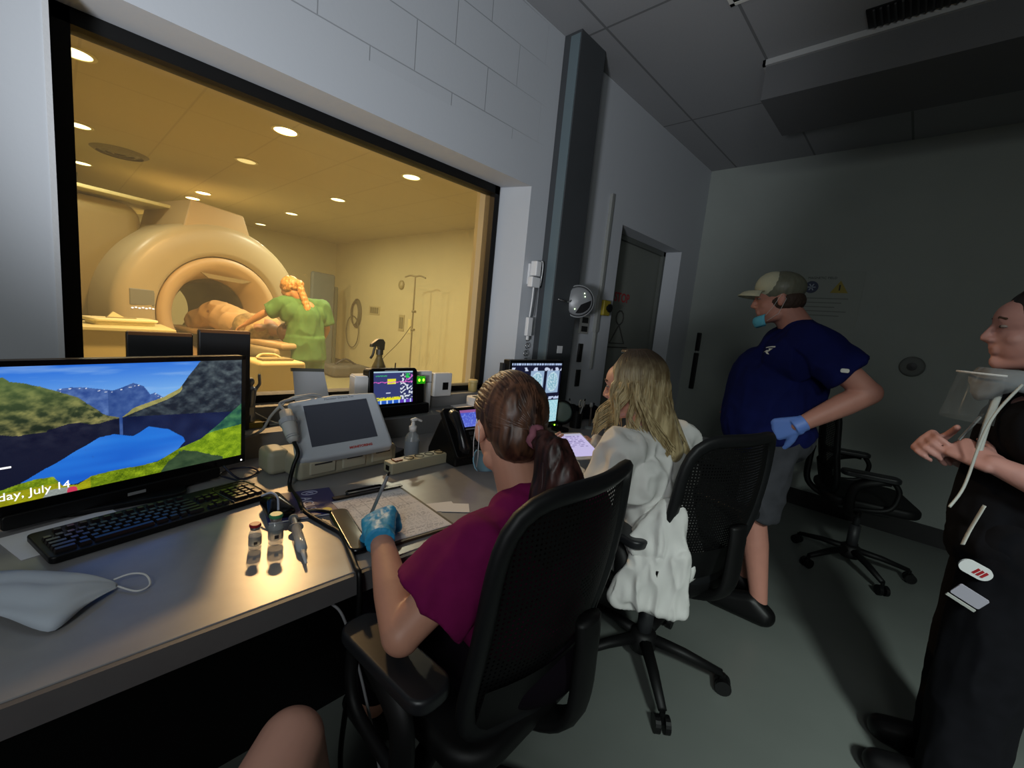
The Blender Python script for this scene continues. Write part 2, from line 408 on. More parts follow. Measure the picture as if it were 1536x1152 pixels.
bx((3.18, 1.20), (3.19, 1.52)); bx((3.18, 1.2), (3.56, 1.21)); tube(bm, [(3.37 + .06*math.cos(a/10*PI*2), 1.926, 1.46 + .06*math.sin(a/10*PI*2)) for a in range(10)], .006, 6, closed=True)
tube(bm, [(3.37, 1.926, 1.40), (3.25, 1.926, 1.24), (3.49, 1.926, 1.24), (3.37, 1.926, 1.40)], .006, 6)
obj('door_symbol', bm, mat('sign_outline', '33332f', .7), dr)

# ------------------------------------------------------------------ MRI ROOM
MX0, MX1, MY1, MH = -1.6, 4.55, 10.0, 2.70
m_mw = mat('scan_room_paint', 'b5ac80', .7, var=.03, vs=1.5)
bm = BM(); box(bm, (MX1, 2.1, 0), (MX1 + .1, MY1, MH)); struct('wall_scan_right', bm, m_mw)
bm = BM(); box(bm, (MX0, MY1, 0), (MX1, MY1 + .1, MH)); struct('wall_scan_back', bm, m_mw)
bm = BM(); box(bm, (MX0 - .1, 2.1, 0), (MX0, MY1, MH)); struct('wall_scan_left', bm, m_mw)
bm = BM(); box(bm, (MX0, 2.1, 0), (WX0, 2.13, MH)); box(bm, (WX0, 2.1, 0), (WX1-.07, 2.13, WZ0)); box(bm, (WX0, 2.1, WZ1), (WX1-.07, 2.13, MH)); box(bm, (WX1-.07, 2.1, 0), (MX1, 2.13, MH)); struct('wall_scan_front', bm, m_mw)
bm = BM(); box(bm, (MX0, 2.1, -.05), (MX1, MY1, 0)); struct('floor_scan', bm, mat('scan_floor', '8c8660', .5))
bm = BM(); box(bm, (MX0, 2.1, MH), (MX1, MY1, MH + .05)); struct('ceiling_scan', bm, grid_ceiling('scan_ceiling_tiles', 'b0a47c', .79, 3.16, .61, 1.22, .85))
bm = BM(); box(bm, (MX1 - .015, 2.13, 0), (MX1, MY1, .12)); box(bm, (MX0, MY1 - .015, 0), (MX1, MY1, .12)); struct('baseboard_scan', bm, mat('scan_base', '4a4836', .6))
warm = (1, .76, .45); pale = (1, .96, .76)
def area(name, loc, size, power, col, rot=(0, 0, 0), shape='DISK', spread=PI):
    l = bpy.data.lights.new(name, 'AREA'); l.shape = shape; l.size = size; l.energy = power; l.color = col; l.spread = spread
    o = bpy.data.objects.new(name, l); COL.objects.link(o); o.location = loc; o.rotation_euler = rot; return o
def downlight(x, y, orange, on=1.0, label=''):
    t = thing('recessed_downlight', label, 'ceiling light', (x, y, MH), group='recessed ceiling lights in the scan room')
    b = BM(); lathe(b, [(.105, 0), (.105, -.008), (.085, -.01), (.085, .0)], seg=28); obj('trim_ring', b, mat('light_trim', 'c9c090', .5), t)
    b = BM(); lathe(b, [(.084, -.006), (.084, -.004)], seg=28)
    obj('lens', b, mat('orange_lens', 'ffd9a0', .5, emit=22, ecol='ffcf90') if orange else (mat('pale_lens', 'fff8c8', .5, emit=3.2, ecol='fbf8c0') if on > .5 else mat('dim_lens', 'fff8c8', .5, emit=.8, ecol='e8d898')), t)
LT = [(.17, 4.05, 0, 1, 'largest pale round ceiling light at the upper left of the scan room'), (.25, 5.81, 0, 1, 'pale ceiling light second down along the left side of the window'), (.34, 7.57, 0, 1, 'pale ceiling light third down along the left side of the window'),
      (1.39, 4.07, 1, 1, 'bright orange-white ceiling light alone near the top middle of the window'), (1.55, 8.26, 1, 1, 'bright orange ceiling light, left one of the close pair above the scanner'), (1.555, 7.64, 1, 1, 'bright orange ceiling light, right one of the close pair above the scanner'),
      (2.60, 4.07, 0, 1, 'pale ceiling light furthest right, near the top right of the window'), (2.665, 5.87, 0, 1, 'pale ceiling light second in the right-hand row in the scan room'), (2.72, 7.62, 0, 1, 'pale ceiling light third in the right-hand row in the scan room'),
      (2.817, 9.42, 0, 1, 'smallest and farthest pale ceiling light in the right-hand row'), (1.455, 5.33, 0, 0, 'thin dim ceiling light between the orange lights')]
for x, y, o_, on, lb in LT: downlight(x, y, o_, on, lb)
for x, y, p, c_ in ((1.39, 4.07, 95, (1, .62, .28)), (1.5, 7.9, 48, warm)):
    area('lamp_orange', (x, y, MH - .03), .2, p, c_)
for x, y, p in ((.17, 4.05, 8), (.25, 5.81, 10), (2.6, 4.07, 28), (2.67, 5.87, 32), (2.72, 7.62, 36)):
    area('lamp_pale', (x, y, MH - .03), .2, p, pale)
# round supply diffuser
t = thing('ceiling_diffuser', 'dark round air diffuser on the scan room ceiling', 'vent', (.586, 6.46, MH))
b = BM()
for k in range(3): lathe(b, [(.24 - .07*k, -.003 - .004*k), (.20 - .07*k, -.03), (.19 - .07*k, -.03), (.22 - .07*k, 0)], seg=32)
obj('diffuser_rings', b, mat('diffuser_grey', '6a6244', .6), t)

# the scanner
AZ = R_(16)
m_mri = mat('scanner_shell', 'ada07e', .4, var=.03, vs=2)
m_mri2 = mat('scanner_face_panel', 'c4a87c', .45)
mri = thing('mri_scanner', 'large beige ring-shaped scanner with a dark bore in the room behind the glass', 'mri scanner', (1.47, 6.25, 0), AZ)
Tm = Matrix.Translation((0, 0, 1.06)) @ Matrix.Rotation(-PI/2, 4, 'X')  # local z -> +y
b = BM(); lathe(b, [(.70, .0), (.72, -.035), (.76, -.055), (.98, -.045), (1.05, -.02), (1.08, .05), (1.08, 1.5), (.9, 1.6), (.60, 1.6), (.68, .1)], Tm, 72, cap=False)
obj('shell', b, m_mri, mri, smooth=True)
b = BM(); lathe(b, [(.69, .01), (.68, -.03), (.60, -.01), (.50, .10), (.44, .28), (.43, .32), (.69, .32)], Tm, 72, cap=False); obj('bore_funnel', b, m_mri2, mri, smooth=True)
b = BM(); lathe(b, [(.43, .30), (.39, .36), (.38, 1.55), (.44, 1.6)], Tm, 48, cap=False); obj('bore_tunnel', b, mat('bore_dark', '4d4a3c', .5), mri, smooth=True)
b = BM(); box(b, (-.95, .1, 0), (.95, 1.5, .55)); obj('base', b, m_mri, mri, bevel=.05)
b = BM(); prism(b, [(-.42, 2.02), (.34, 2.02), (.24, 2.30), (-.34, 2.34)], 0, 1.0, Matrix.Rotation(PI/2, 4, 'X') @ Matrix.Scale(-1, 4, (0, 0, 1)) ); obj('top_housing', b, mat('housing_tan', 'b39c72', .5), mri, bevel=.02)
b = BM(); box(b, (-1.45, .5, 0), (-.55, 1.7, 2.22)); obj('side_housing', b, mat('housing_shade', '847548', .5), mri, bevel=.18, bseg=5)  # shaded flank of the scanner put into a darker colour
b = BM(); box(b, (-1.5, .4, 2.24), (-.2, 1.5, 2.28)); obj('lit_top_cover', b, mat('housing_lit', 'd6cf96', .5), mri, bevel=.01)  # paler slab imitates the lit top cover of the magnet
b = BM(); prism(b, [(-.24, 1.555), (-.16, 1.50), (.24, 1.48), (.36, 1.52)], -.005, .012, Matrix.Translation((0, .02, 0)) @ Matrix.Rotation(PI/2, 4, 'X')); obj('bore_light_slot', b, mat('slot', '8b7a50', .5), mri)
b = BM(); box(b, (-.94, -.055, 1.13), (-.72, -.03, 1.30)); obj('control_panel', b, mat('panel_blue', '7b7f78', .3), mri, bevel=.01)
b = BM(); 
for k in range(7): ball(b, (-.92 + .03*k, -.057, 1.10 + .006*(k % 2)), (.012, .004, .008), u=8, v=6)
obj('glint_dots', b, mat('panel_glints', 'e8ecff', .3, emit=.8), mri)  # glowing dots imitate glints on the panel
# patient table 
tb = thing('patient_table', 'beige scanner table on a pedestal leading into the bore', 'table', (1.47, 6.25, 0), AZ)
b = BM(); box(b, (-.23, -1.45, .82), (.23, .9, .88)); obj('tabletop', b, m_mri2, tb, bevel=.02)
b = BM(); box(b, (-.27, -1.4, .70), (.27, -.06, .82)); box(b, (-.22, -1.2, 0), (.22, -.12, .70)); obj('pedestal', b, m_mri, tb, bevel=.03)
def L2W(x, y, z, o=(1.47, 6.25), a=AZ):
    y += .16; return V((o[0] + x*math.cos(a) - y*math.sin(a), o[1] + x*math.sin(a) + y*math.cos(a), z))
t = thing('person', 'patient lying under a tan blanket on the scanner table, head toward the window', 'person', L2W(0, -.6, .88))
b = BM(); H = L2W(0, -1.35, .99)
ell(b, H, (.085, .10, .10)); cap(b, L2W(0, -1.28, .98), .05, L2W(0, -1.12, .98), .06); cap(b, L2W(-.14, -1.05, .98), .07, L2W(.14, -1.05, .98), .07)
cap(b, L2W(0, -1.02, .98), .12, L2W(0, -.55, .97), .11); cap(b, L2W(-.17, -1.02, .96), .045, L2W(-.22, -.75, .94), .04); cap(b, L2W(.17, -1.02, .96), .045, L2W(.22, -.75, .94), .04)
for s in (-1, 1): cap(b, L2W(.08*s, -.5, .97), .08, L2W(.09*s, -.1, 1.10), .06); cap(b, L2W(.09*s, -.1, 1.10), .06, L2W(.08*s, .3, .95), .045)
blob('body', b, mat('patient_skin', '9c7658', .6), t, .012)
b = BM(); ell(b, H + V((0, -.015, -.01)), (.093, .10, .10)); blob('hair', b, mat('patient_hair', '4a3526', .7), t, .012, fold=(.008, 30, (1, 1, 1)))
b = BM(); cap(b, L2W(-.1, -.95, .99), .13, L2W(-.1, -.5, .99), .13); cap(b, L2W(.1, -.95, .99), .13, L2W(.1, -.5, .99), .13)
cap(b, L2W(0, -.5, .99), .17, L2W(0, -.05, 1.08), .16); cap(b, L2W(0, -.05, 1.08), .16, L2W(0, .35, .96), .15)
blob('blanket', b, mat('tan_blanket', 'cfa873', .85), t, .014, fold=(.014, 4, (1, 1, 1)))
b = BM(); cap(b, L2W(-.15, -.9, 1.0), .14, L2W(.12, -.75, 1.0), .14); cap(b, L2W(-.12, -1.0, .95), .12, L2W(.12, -1.0, .95), .12)
blob('gown', b, mat('patterned_gown', 'a08a5e', .85, var=.5, vs=18), t, .014, fold=(.010, 6, (1, 1, 1)))
# low cabinet with tray, cart
t = thing('supply_counter', 'low cream cabinet with a flat top left of the scanner', 'cabinet', (0.1, 5.0, 0))
b = BM(); box(b, (-.55, -.25, 0), (.62, .35, .95)); obj('carcass', b, mat('cream_cabinet', 'b5a468', .5), t, bevel=.01)
b = BM(); box(b, (-.6, -.3, .95), (.66, .4, .98)); obj('worktop', b, mat('cream_top', 'cfc48c', .4), t, bevel=.006)
t = thing('plastic_tray', 'cream plastic tray with raised edges on the cabinet left of the scanner', 'tray', (.44, 5.12, .98), .2)
b = BM(); prism(b, rrect(.42, .26, .04), 0, .03); prism(b, rrect(.46, .30, .05), .03, .055); obj('tray_body', b, mat('tray_cream', 'ddd3a4', .45), t, bevel=.008)
b = BM(); box(b, (-.10, -.03, .055), (.10, .01, .062)); obj('tray_slot', b, mat('slot2', '8b8260', .5), t)
b = BM(); prism(b, [(-.02, 0), (.10, 0), (.02, .05)], -.01, .01, Matrix.Translation((-.05, .08, .055)) @ Matrix.Rotation(PI/2, 4, 'X')); obj('lid_tab', b, mat('tray_cream', 'ddd3a4'), t)
t = thing('equipment_cart', 'pale box-shaped cart at the foot of the scanner table beside the green scrubs', 'cart', (1.36, 4.15, 0), .1)
b = BM(); box(b, (-.2, -.2, .09), (.2, .2, .80)); obj('cart_body', b, mat('cart_cream', 'c7b274', .5), t, bevel=.03)
b = BM(); box(b, (-.13, -.10, .80), (.13, .02, .815)); obj('cart_recess', b, mat('cart_dark', '847548', .5), t)
b = BM(); tube(b, smoothpath([(-.1, .1, .80), (-.05, .12, .83), (.05, .1, .83), (.1, .08, .80)]), .012, 8); obj('handle', b, mat('cart_cream2', 'd5c58c', .5), t, smooth=True)
for sx in (-1, 1):
    for sy in (-1, 1):
        b = BM(); cyl(b, (sx*.15 - .012, sy*.15, .045), (sx*.15 + .012, sy*.15, .045), .044); obj('caster', b, m_dgrey, t)
# leaning blue foam mat
t = thing('foam_mat', 'tall blue-grey padded mat leaning against the far scan room wall', 'mat', (3.80, 8.95, 0), (R_(-3), R_(2), .1))
b = BM(); box(b, (-.24, -.05, 0.01), (.26, .05, 1.95)); obj('pad', b, mat('blue_grey_foam', '5c6660', .8), t, bevel=.04, bseg=3)
b = BM(); box(b, (.26, -.02, 0.01), (.36, .12, 1.72)); obj('side_flap', b, mat('dark_foam', '525844', .8), t, bevel=.03)
# cable coil on right wall
t = thing('coiled_cable', 'dark cable hung in a coil on the yellow scan room wall', 'cable', (4.53, 8.88, 1.0))
b = BM()
for k in range(4):
    pts = [(0 - .01*k, (.20 - .012*k) * math.cos(a/24*2*PI) + .01*k, .20 + (.30 - .02*k) * math.sin(a/24*2*PI)) for a in range(24)]; tube(b, pts, .012, 8, closed=True)
obj('coil', b, mat('cable_dark', '55502f', .6), t, smooth=True)
b = BM(); pts = [(-.02, .12 + .28 * math.cos(a/24*2*PI), -.20 + .34 * math.sin(a/24*2*PI)) for a in range(24)]; tube(b, pts, .010, 8, closed=True); obj('loop', b, mat('cable_dark', '55502f', .6), t, smooth=True)
b = BM(); box(b, (-.03, -.03, .44), (0.021, .03, .50)); obj('hook', b, mat('cable_dark2', '3a3724'), t)
def wallbox(x, y, z, w, h, name, label, cat, col, n=0, side='x', parts=True):
    t = thing(name, label, cat, (x, y, z))
    b = BM(); box(b, (-.012, -w/2, -h/2), (0, w/2, h/2)); obj('cover_plate', b, mat('plate_' + col, col, .5), t, bevel=.003)
    for k in range(n):
        b = BM(); box(b, (-.017, -w*.4 + k*w*.8/n + .01, -h*.35), (-.010, -w*.4 + (k+1)*w*.8/n - .01, h*.35)); obj('socket', b, mat('sock_' + col, '6d6642', .5), t)
    return t
wallbox(4.55, 8.16, 1.30, .42, .17, 'wall_outlet', 'wide grey outlet strip on the scan room wall right of the cable coil', 'outlet', 'a39a6c', 4)
wallbox(4.55, 7.15, 1.12, .18, .30, 'switch_plate', 'upright grey switch plate left of the drip stand', 'switch', '9a9062', 2)
wallbox(4.55, 6.88, 1.08, .09, .26, 'sanitizer_dispenser', 'slim pale dispenser beside the switch plate near the drip stand', 'dispenser', 'c9bd83', 0)
t = thing('wall_clock', 'small round fitting high on the scan room wall left of the drip stand', 'wall fitting', (4.55, 7.22, 1.82))
b = BM(); lathe(b, [(.085, 0), (.085, .02), (.06, .04), (.0, .045)], Matrix.Rotation(-PI/2, 4, 'Y'), 24); obj('round_body', b, mat('fitting', '8d8252', .5), t, smooth=True)
t = thing('drip_stand', 'thin metal drip stand with a T-shaped top against the yellow wall', 'drip stand', (4.15, 6.2, 0))
ms = mat('stand_metal', '7b7350', .4, metal=.5)
b = BM(); cyl(b, (0, 0, .06), (0, 0, 1.92), .013); obj('pole', b, ms, t)
b = BM(); tube(b, smoothpath([(.07, -.19, 1.90), (.03, -.1, 1.93), (0, 0, 1.92), (-.03, .1, 1.93), (-.07, .19, 1.90)]), .012, 8); obj('hook_bar', b, ms, t, smooth=True)
for z in (1.05, 1.35): 
    b = BM(); cyl(b, (0, -.06, z), (0, .02, z), .02); obj('clamp', b, ms, t)
for k in range(5):
    a = k * 2*PI/5; b = BM(); tube(b, [(0, 0, .07), (.28*math.cos(a), .28*math.sin(a), .05)], [.016, .012], 8); ball(b, (.28*math.cos(a), .28*math.sin(a), .03), .028, u=10, v=8); obj('foot', b, ms, t)
b = BM(); tube(b, smoothpath([(4.13, 6.21, 1.1), (4.1, 6.5, .8), (4.2, 7.2, .4), (4.3, 7.6, .05)]), .006, 6); tag(obj('loose_cable', b, mat('cable_dark', '55502f'), smooth=True), 'thin cord drooping from the drip stand to the scan room floor', 'cord')
t = thing('floor_equipment', 'low dark bundle of equipment on the scan room floor behind the spray bottle', 'equipment', (3.9, 8.0, 0))
b = BM(); box(b, (-.35, -.25, .01), (.35, .25, .22)); obj('case', b, mat('case_dark', '4c4c46', .6), t, bevel=.06, bseg=3)
b = BM(); tube(b, smoothpath([(-.2, 0, .22), (0, 0, .32), (.2, 0, .22)]), .02, 8); obj('case_handle', b, m_dgrey, t, smooth=True)
# wall hung cabinet in scan room
t = thing('wall_cabinet', 'dark olive box hung high on the left of the scan room', 'cabinet', (-.05, 8.2, 1.95))
b = BM(); box(b, (-.6, 0, 0.36), (.38, .5, .74)); obj('cabinet_body', b, mat('olive_box', '5f6240', .6), t, bevel=.01)
b = BM(); box(b, (-.58, -.012, .38), (-.11, 0, .72)); obj('door', b, mat('olive_door', '646746', .6), t)
b = BM(); box(b, (-.10, -.012, .38), (.36, 0, .72)); obj('door', b, mat('olive_door', '646746', .6), t)

# ------------------------------------------------------------------ COUNTER
m_top = mat('grey_laminate', '8b8a8c', .30, var=.05, vs=25, spec=.9)
m_edge = mat('grey_laminate_edge', '5b595a', .5, var=.05, vs=25)
ct = thing('work_counter', 'long grey laminate counter running under the observation window', 'counter', (0, 0, 0))
bm = BM(); box(bm, (-1.99, .83, .71), (2.75, 1.699, .75)); obj('worktop', bm, m_top, ct, bevel=.002)
bm = BM(); box(bm, (-1.99, .818, .70), (2.75, .83, .748)); obj('front_edge', bm, m_edge, ct)
bm = BM(); box(bm, (1.905, 1.70, .71), (2.75, 1.75, .75)); obj('worktop_return', bm, m_top, ct)
bm = BM(); box(bm, (2.70, .86, 0), (2.74, 1.73, .71)); obj('end_panel', bm, m_black, ct)
bm = BM(); box(bm, (-1.99, 1.25, 0), (2.70, 1.28, .71)); obj('back_panel', bm, m_black, ct)
bm = BM(); box(bm, (-2.0, 1.70, .71), (1.9, 1.745, .84)); box(bm, (WX0, 1.745, .71), (1.9, 1.86, .84)); struct('trim_3', bm, mat('ledge_grey', '77787a', .45, var=.04))
bm = BM(); box(bm, (WX0, 1.855, .84), (WX1 - .03, YG - .04, .903)); struct('trim_4', bm, mat('sill_grey', '7c7d7e', .5))

# ------------------------------------------------------------------ CHAIRS
def perf_mat():
    m = bpy.data.materials.new('perforated_black_mesh'); m.use_nodes = True; nt = m.node_tree; N = nt.nodes; L = nt.links
    b = N['Principled BSDF']; b.inputs['Base Color'].default_value = rgb('09090a'); b.inputs['Roughness'].default_value = .7; b.inputs['Specular IOR Level'].default_value = .2
    tc = N.new('ShaderNodeTexCoord'); sp = N.new('ShaderNodeSeparateXYZ'); L.new(tc.outputs['Object'], sp.inputs[0])
    K = PI / .0105; o_ = []
    for ax in (0, 2):
        a = N.new('ShaderNodeMath'); a.operation = 'MULTIPLY'; a.inputs[1].default_value = K; L.new(sp.outputs[ax], a.inputs[0])
        s = N.new('ShaderNodeMath'); s.operation = 'SINE'; L.new(a.outputs[0], s.inputs[0])
        q = N.new('ShaderNodeMath'); q.operation = 'ABSOLUTE'; L.new(s.outputs[0], q.inputs[0]); o_.append(q)
    mu = N.new('ShaderNodeMath'); mu.operation = 'MULTIPLY'; L.new(o_[0].outputs[0], mu.inputs[0]); L.new(o_[1].outputs[0], mu.inputs[1])
    g = N.new('ShaderNodeMath'); g.operation = 'LESS_THAN'; g.inputs[1].default_value = .80; L.new(mu.outputs[0], g.inputs[0])
    L.new(g.outputs[0], b.inputs['Alpha']); return m
m_perf = perf_mat()
m_chair = mat('chair_black', '0c0c0d', .55, spec=.3)
m_rim = mat('chair_rim', '151618', .5, spec=.35)
def backpos(s, t):
    w = .228 + .012 * math.sin(PI * min(1, max(0, t)))
    return V((s * w, -.215 - .075 * t + .055 * s * s - .02 * math.sin(PI * t), .50 + .53 * t))
def sq(a, b, n=5):
    k = max(abs(a), abs(b)) / max(1e-6, (abs(a)**n + abs(b)**n) ** (1/n)); return a * k, b * k
def make_chair(label):
    t = thing('office_chair', label, 'office chair')
    # backrest: rim (tube) + perforated panel
    pts = []
    for k in range(64):
        a = 2*PI*k/64; c, s = math.cos(a), math.sin(a); n = 5
        q = 1 / ((abs(c)**n + abs(s)**n) ** (1/n)); pts.append(backpos(c*q, (s*q + 1)/2))
    b = BM(); tube(b, pts, .021, 10, closed=True, flat=(1.15, .8)); br = obj('backrest_rim', b, m_rim, t, smooth=True)
    b = BM(); n = 24; g = {}
    for i in range(n + 1):
        for j in range(n + 1):
            s, tt = sq(-1 + 2*i/n, -1 + 2*j/n); g[i, j] = b.verts.new(backpos(s * .96, (tt * .97 + 1)/2))
    for i in range(n):
        for j in range(n): b.faces.new((g[i, j], g[i+1, j], g[i+1, j+1], g[i, j+1]))
    obj('backrest_mesh', b, m_perf, t, smooth=True)
    b = BM(); n = 10; g = {}
    for i in range(n + 1):
        for j in range(n + 1):
            s = -1 + 2*i/n; tt = j/n; p = backpos(s * .9, tt * .22 + .05); g[i, j] = b.verts.new(p + V((0, -.012, 0)))
    for i in range(n):
        for j in range(n): b.faces.new((g[i, j], g[i+1, j], g[i+1, j+1], g[i, j+1]))
    obj('lumbar_panel', b, m_chair, t, smooth=True)
    b = BM(); tube(b, smoothpath([(0, -.02, .42), (0, -.16, .42), (0, -.29, .50), (0, -.305, .66), (0, -.30, .74)]), .03, 10, flat=(1.4, .6)); obj('back_support', b, m_chair, t, smooth=True)
    b = BM(); prism(b, rrect(.50, .47, .09, 6), .45, .505); obj('seat', b, m_chair, t, bevel=.02, bseg=3)
    b = BM(); box(b, (-.12, -.14, .40), (.12, .12, .45)); obj('seat_plate', b, m_dgrey, t, bevel=.01)
    for s in (-1, 1):
        b = BM(); tube(b, smoothpath([(s*.14, -.06, .43), (s*.27, -.10, .42), (s*.325, -.13, .47), (s*.33, -.12, .60), (s*.325, -.02, .655), (s*.31, .03, .66)]), .02, 10, flat=(1.3, .7)); a = obj('armrest', b, m_chair, t, smooth=True)
        b = BM(); tube(b, smoothpath([(s*.325, -.13, .47), (s*.32, .04, .50), (s*.31, .08, .60), (s*.31, .05, .66)]), .014, 8); obj('arm_strut', b, m_chair, a, smooth=True)
        b = BM(); prism(b, [(s*.31 + x, y - .06) for x, y in rrect(.09, .27, .035, 5)], .66, .69); obj('arm_pad', b, mat('arm_pad_rubber', '1f2023', .4), a, bevel=.008)
    b = BM(); cyl(b, (0, 0, .12), (0, 0, .28), .03); cyl(b, (0, 0, .26), (0, 0, .41), .018); obj('gas_lift', b, m_dgrey, t, smooth=True)
    b = BM(); lathe(b, [(.05, .07), (.055, .09), (.05, .14), (.03, .15)], seg=20); obj('hub', b, m_chair, t, smooth=True)
    for k in range(5):
        a = R_(72 * k + 20); c, s = math.cos(a), math.sin(a)
        b = BM(); tube(b, [(.03*c, .03*s, .12), (.16*c, .16*s, .105), (.30*c, .30*s, .075)], [.026, .022, .016], 8, flat=(1, .8)); lg = obj('base_leg', b, m_chair, t, smooth=True)
        b = BM(); ux, uy = -s, c
        for q in (-1, 1): cyl(b, (.31*c + q*.008*ux, .31*s + q*.008*uy, .03), (.31*c + q*.026*ux, .31*s + q*.026*uy, .03), .029, seg=18)
        cyl(b, (.305*c, .305*s, .03), (.305*c, .305*s, .075), .01, seg=8); obj('caster', b, m_black, lg)
    return t
chair0 = make_chair('black office chair nearest the camera, holding the person in magenta scrubs')
def kids(o): return [c for c in bpy.data.objects if c.parent == o]
def copy_tree(o, parent=None):
    c = o.copy(); COL.objects.link(c)
    if parent is not None: c.parent = parent
    for k in kids(o):
        copy_tree(k, c)
    return c
chair0['group'] = 'black mesh office chairs'
for loc, rz, lb in (((1.62, .63, 0), R_(-16), 'black office chair with perforated mesh back, under the person in the white coat'),
                    ((3.45, .12, 0), R_(196), 'empty black office chair by the far wall behind the person in navy scrubs')):
    c = copy_tree(chair0); c.location = loc; c.rotation_euler = (0, 0, rz); c['label'] = lb
chair0.location = (.735, .71, 0); chair0.rotation_euler = (0, 0, R_(3))

# ------------------------------------------------------------------ PEOPLE
def azv(a): a = R_(a); return V((math.sin(a), math.cos(a), 0))
def headM(c, az, pitch=0, roll=0, s=1):
    return Matrix.Translation(c) @ Matrix.Rotation(-R_(az), 4, 'Z') @ Matrix.Rotation(R_(pitch), 4, 'X') @ Matrix.Rotation(R_(roll), 4, 'Y') @ Matrix.Scale(s, 4)
def head(b, M, male=False):
    """x right, y forward, z up, origin mid-head"""
    e = lambda c, r3: ell(b, c, r3, M)
    def cp(a, ra, c, rc): cap(b, a, ra, c, rc, M)
    e((0, -.012, .032), (.073, .093, .085)); e((0, .018, -.028), (.060, .070, .080))
    e((0, .03, .03), (.062, .066, .062))
    cp((-.035, .0, -.075), .026, (0, .066, -.094), .018); cp((.035, .0, -.075), .026, (0, .066, -.094), .018)
    cp((-.03, .079, .028), .0115, (.03, .079, .028), .0115)                       # brow
    cp((-.034, .052, -.026), .022, (.034, .052, -.026), .022)                         # cheeks
    cp((0, .086, .018), .0075, (0, .106, -.022), .009); cp((0, .106, -.024), .009, (0, .086, -.03), .012)
    cp((-.011, .094, -.029), .008, (.011, .094, -.029), .008)
    cp((-.017, .083, -.051), .0075, (.017, .083, -.051), .0075); cp((0, .089, -.050), .0065, (0, .088, -.052), .006)
    cp((-.015, .081, -.062), .008, (.015, .081, -.062), .008)
    cp((0, .072, -.09), .016, (0, .074, -.084), .014)
    for s in (-1, 1):
        hull(b, [M @ V((s*.073 + s*.015*p.x + s*(p.y*-.004), -.012 + .017*p.y - .004*p.z, -.008 + .030*p.z)) for p in ico_pts()])
def eyes(M, parent, col='3a2c22'):
    for s in (-1, 1):
        b = BM(); ball(b, (s*.031, .076, .008), (.0115, .0095, .0048), M, 12, 8); e = obj('eye', b, mat('eye_white', '8d817a', .4), parent, smooth=True, world=True)
        b = BM(); ball(b, (s*.031, .0845, .0075), (.0046, .0022, .0042), M, 10, 6); obj('iris', b, mat('iris' + col, col, .3), e, smooth=True, world=True)
        b = BM(); tube(b, [M @ V(p) for p in ((s*.018, .086, .027), (s*.033, .089, .033), (s*.046, .077, .028))], .003, 6, flat=(1, 1)); obj('eyebrow', b, mat('brow_hair', '4c3526', .8), parent, world=True)
def hand(b, w, d, n, side=1, size=1, curl=(20, 25, 20), thumb_in=.3, spread=1.0, fat=0):
    """w wrist point, d forward, n out of the back of the hand, side: thumb on +u or -u where u = d x n"""
    w = V(w); d = V(d).normalized(); n = V(n); n = (n - d * n.dot(d)).normalized(); u = d.cross(n) * side; S = size
    hull_s(b, [(w + u*.017*S, .016*S + fat), (w - u*.017*S, .016*S + fat), (w + d*.082*S + u*.030*S, .0125*S + fat), (w + d*.078*S - u*.030*S, .011*S + fat), (w + d*.085*S, .0125*S + fat)])
    for off, ln, fan in ((.030, .95, .10), (.010, 1.06, .03), (-.010, 1.0, -.04), (-.029, .8, -.12)):
        p = w + d * .084 * S + u * off * S; fd = (d + u * fan * spread).normalized(); nn = n.copy(); rr = .0088 * S + fat
        for L_, cv in ((.042, curl[0]), (.026, curl[1]), (.020, curl[2])):
            ax = fd.cross(nn).normalized(); rot = Matrix.Rotation(-R_(cv), 3, ax); fd = rot @ fd; nn = rot @ nn
            q = p + fd * L_ * ln * S; cap(b, p, rr, q, rr * .92); p = q; rr *= .92
    p = w + d * .022 * S + u * .026 * S; td = (d * .62 + u * .72 - n * thumb_in).normalized(); rr = .0118 * S + fat
    for L_, k in ((.038, 0), (.030, .35), (.022, .35)):
        td = (td + d * k - n * k * .3).normalized(); q = p + td * L_ * S; cap(b, p, rr, q, rr * .9); p = q; rr *= .9
def arm(b, sh, el, wr, k=1): cap(b, sh, .048*k, el, .036*k); cap(b, el, .038*k, V(el).lerp(V(wr), .35), .038*k); cap(b, V(el).lerp(V(wr), .35), .038*k, wr, .024*k)
def leg(b, hp, kn, an, toe, k=1):
    cap(b, hp, .085*k, kn, .055*k); kn = V(kn); an = V(an); m = kn.lerp(an, .3); cap(b, kn, .052*k, m, .055*k); cap(b, m, .055*k, an, .035*k)
    cap(b, an + V((0, 0, -.03)), .035*k, toe, .028*k)
def strands(b, paths, rad, seg=5, taper=.4):
    for P in paths:
        n = len(P); tube(b, P, [rad * (1 - (1 - taper) * (i/(n-1))**2) for i in range(n)], seg)
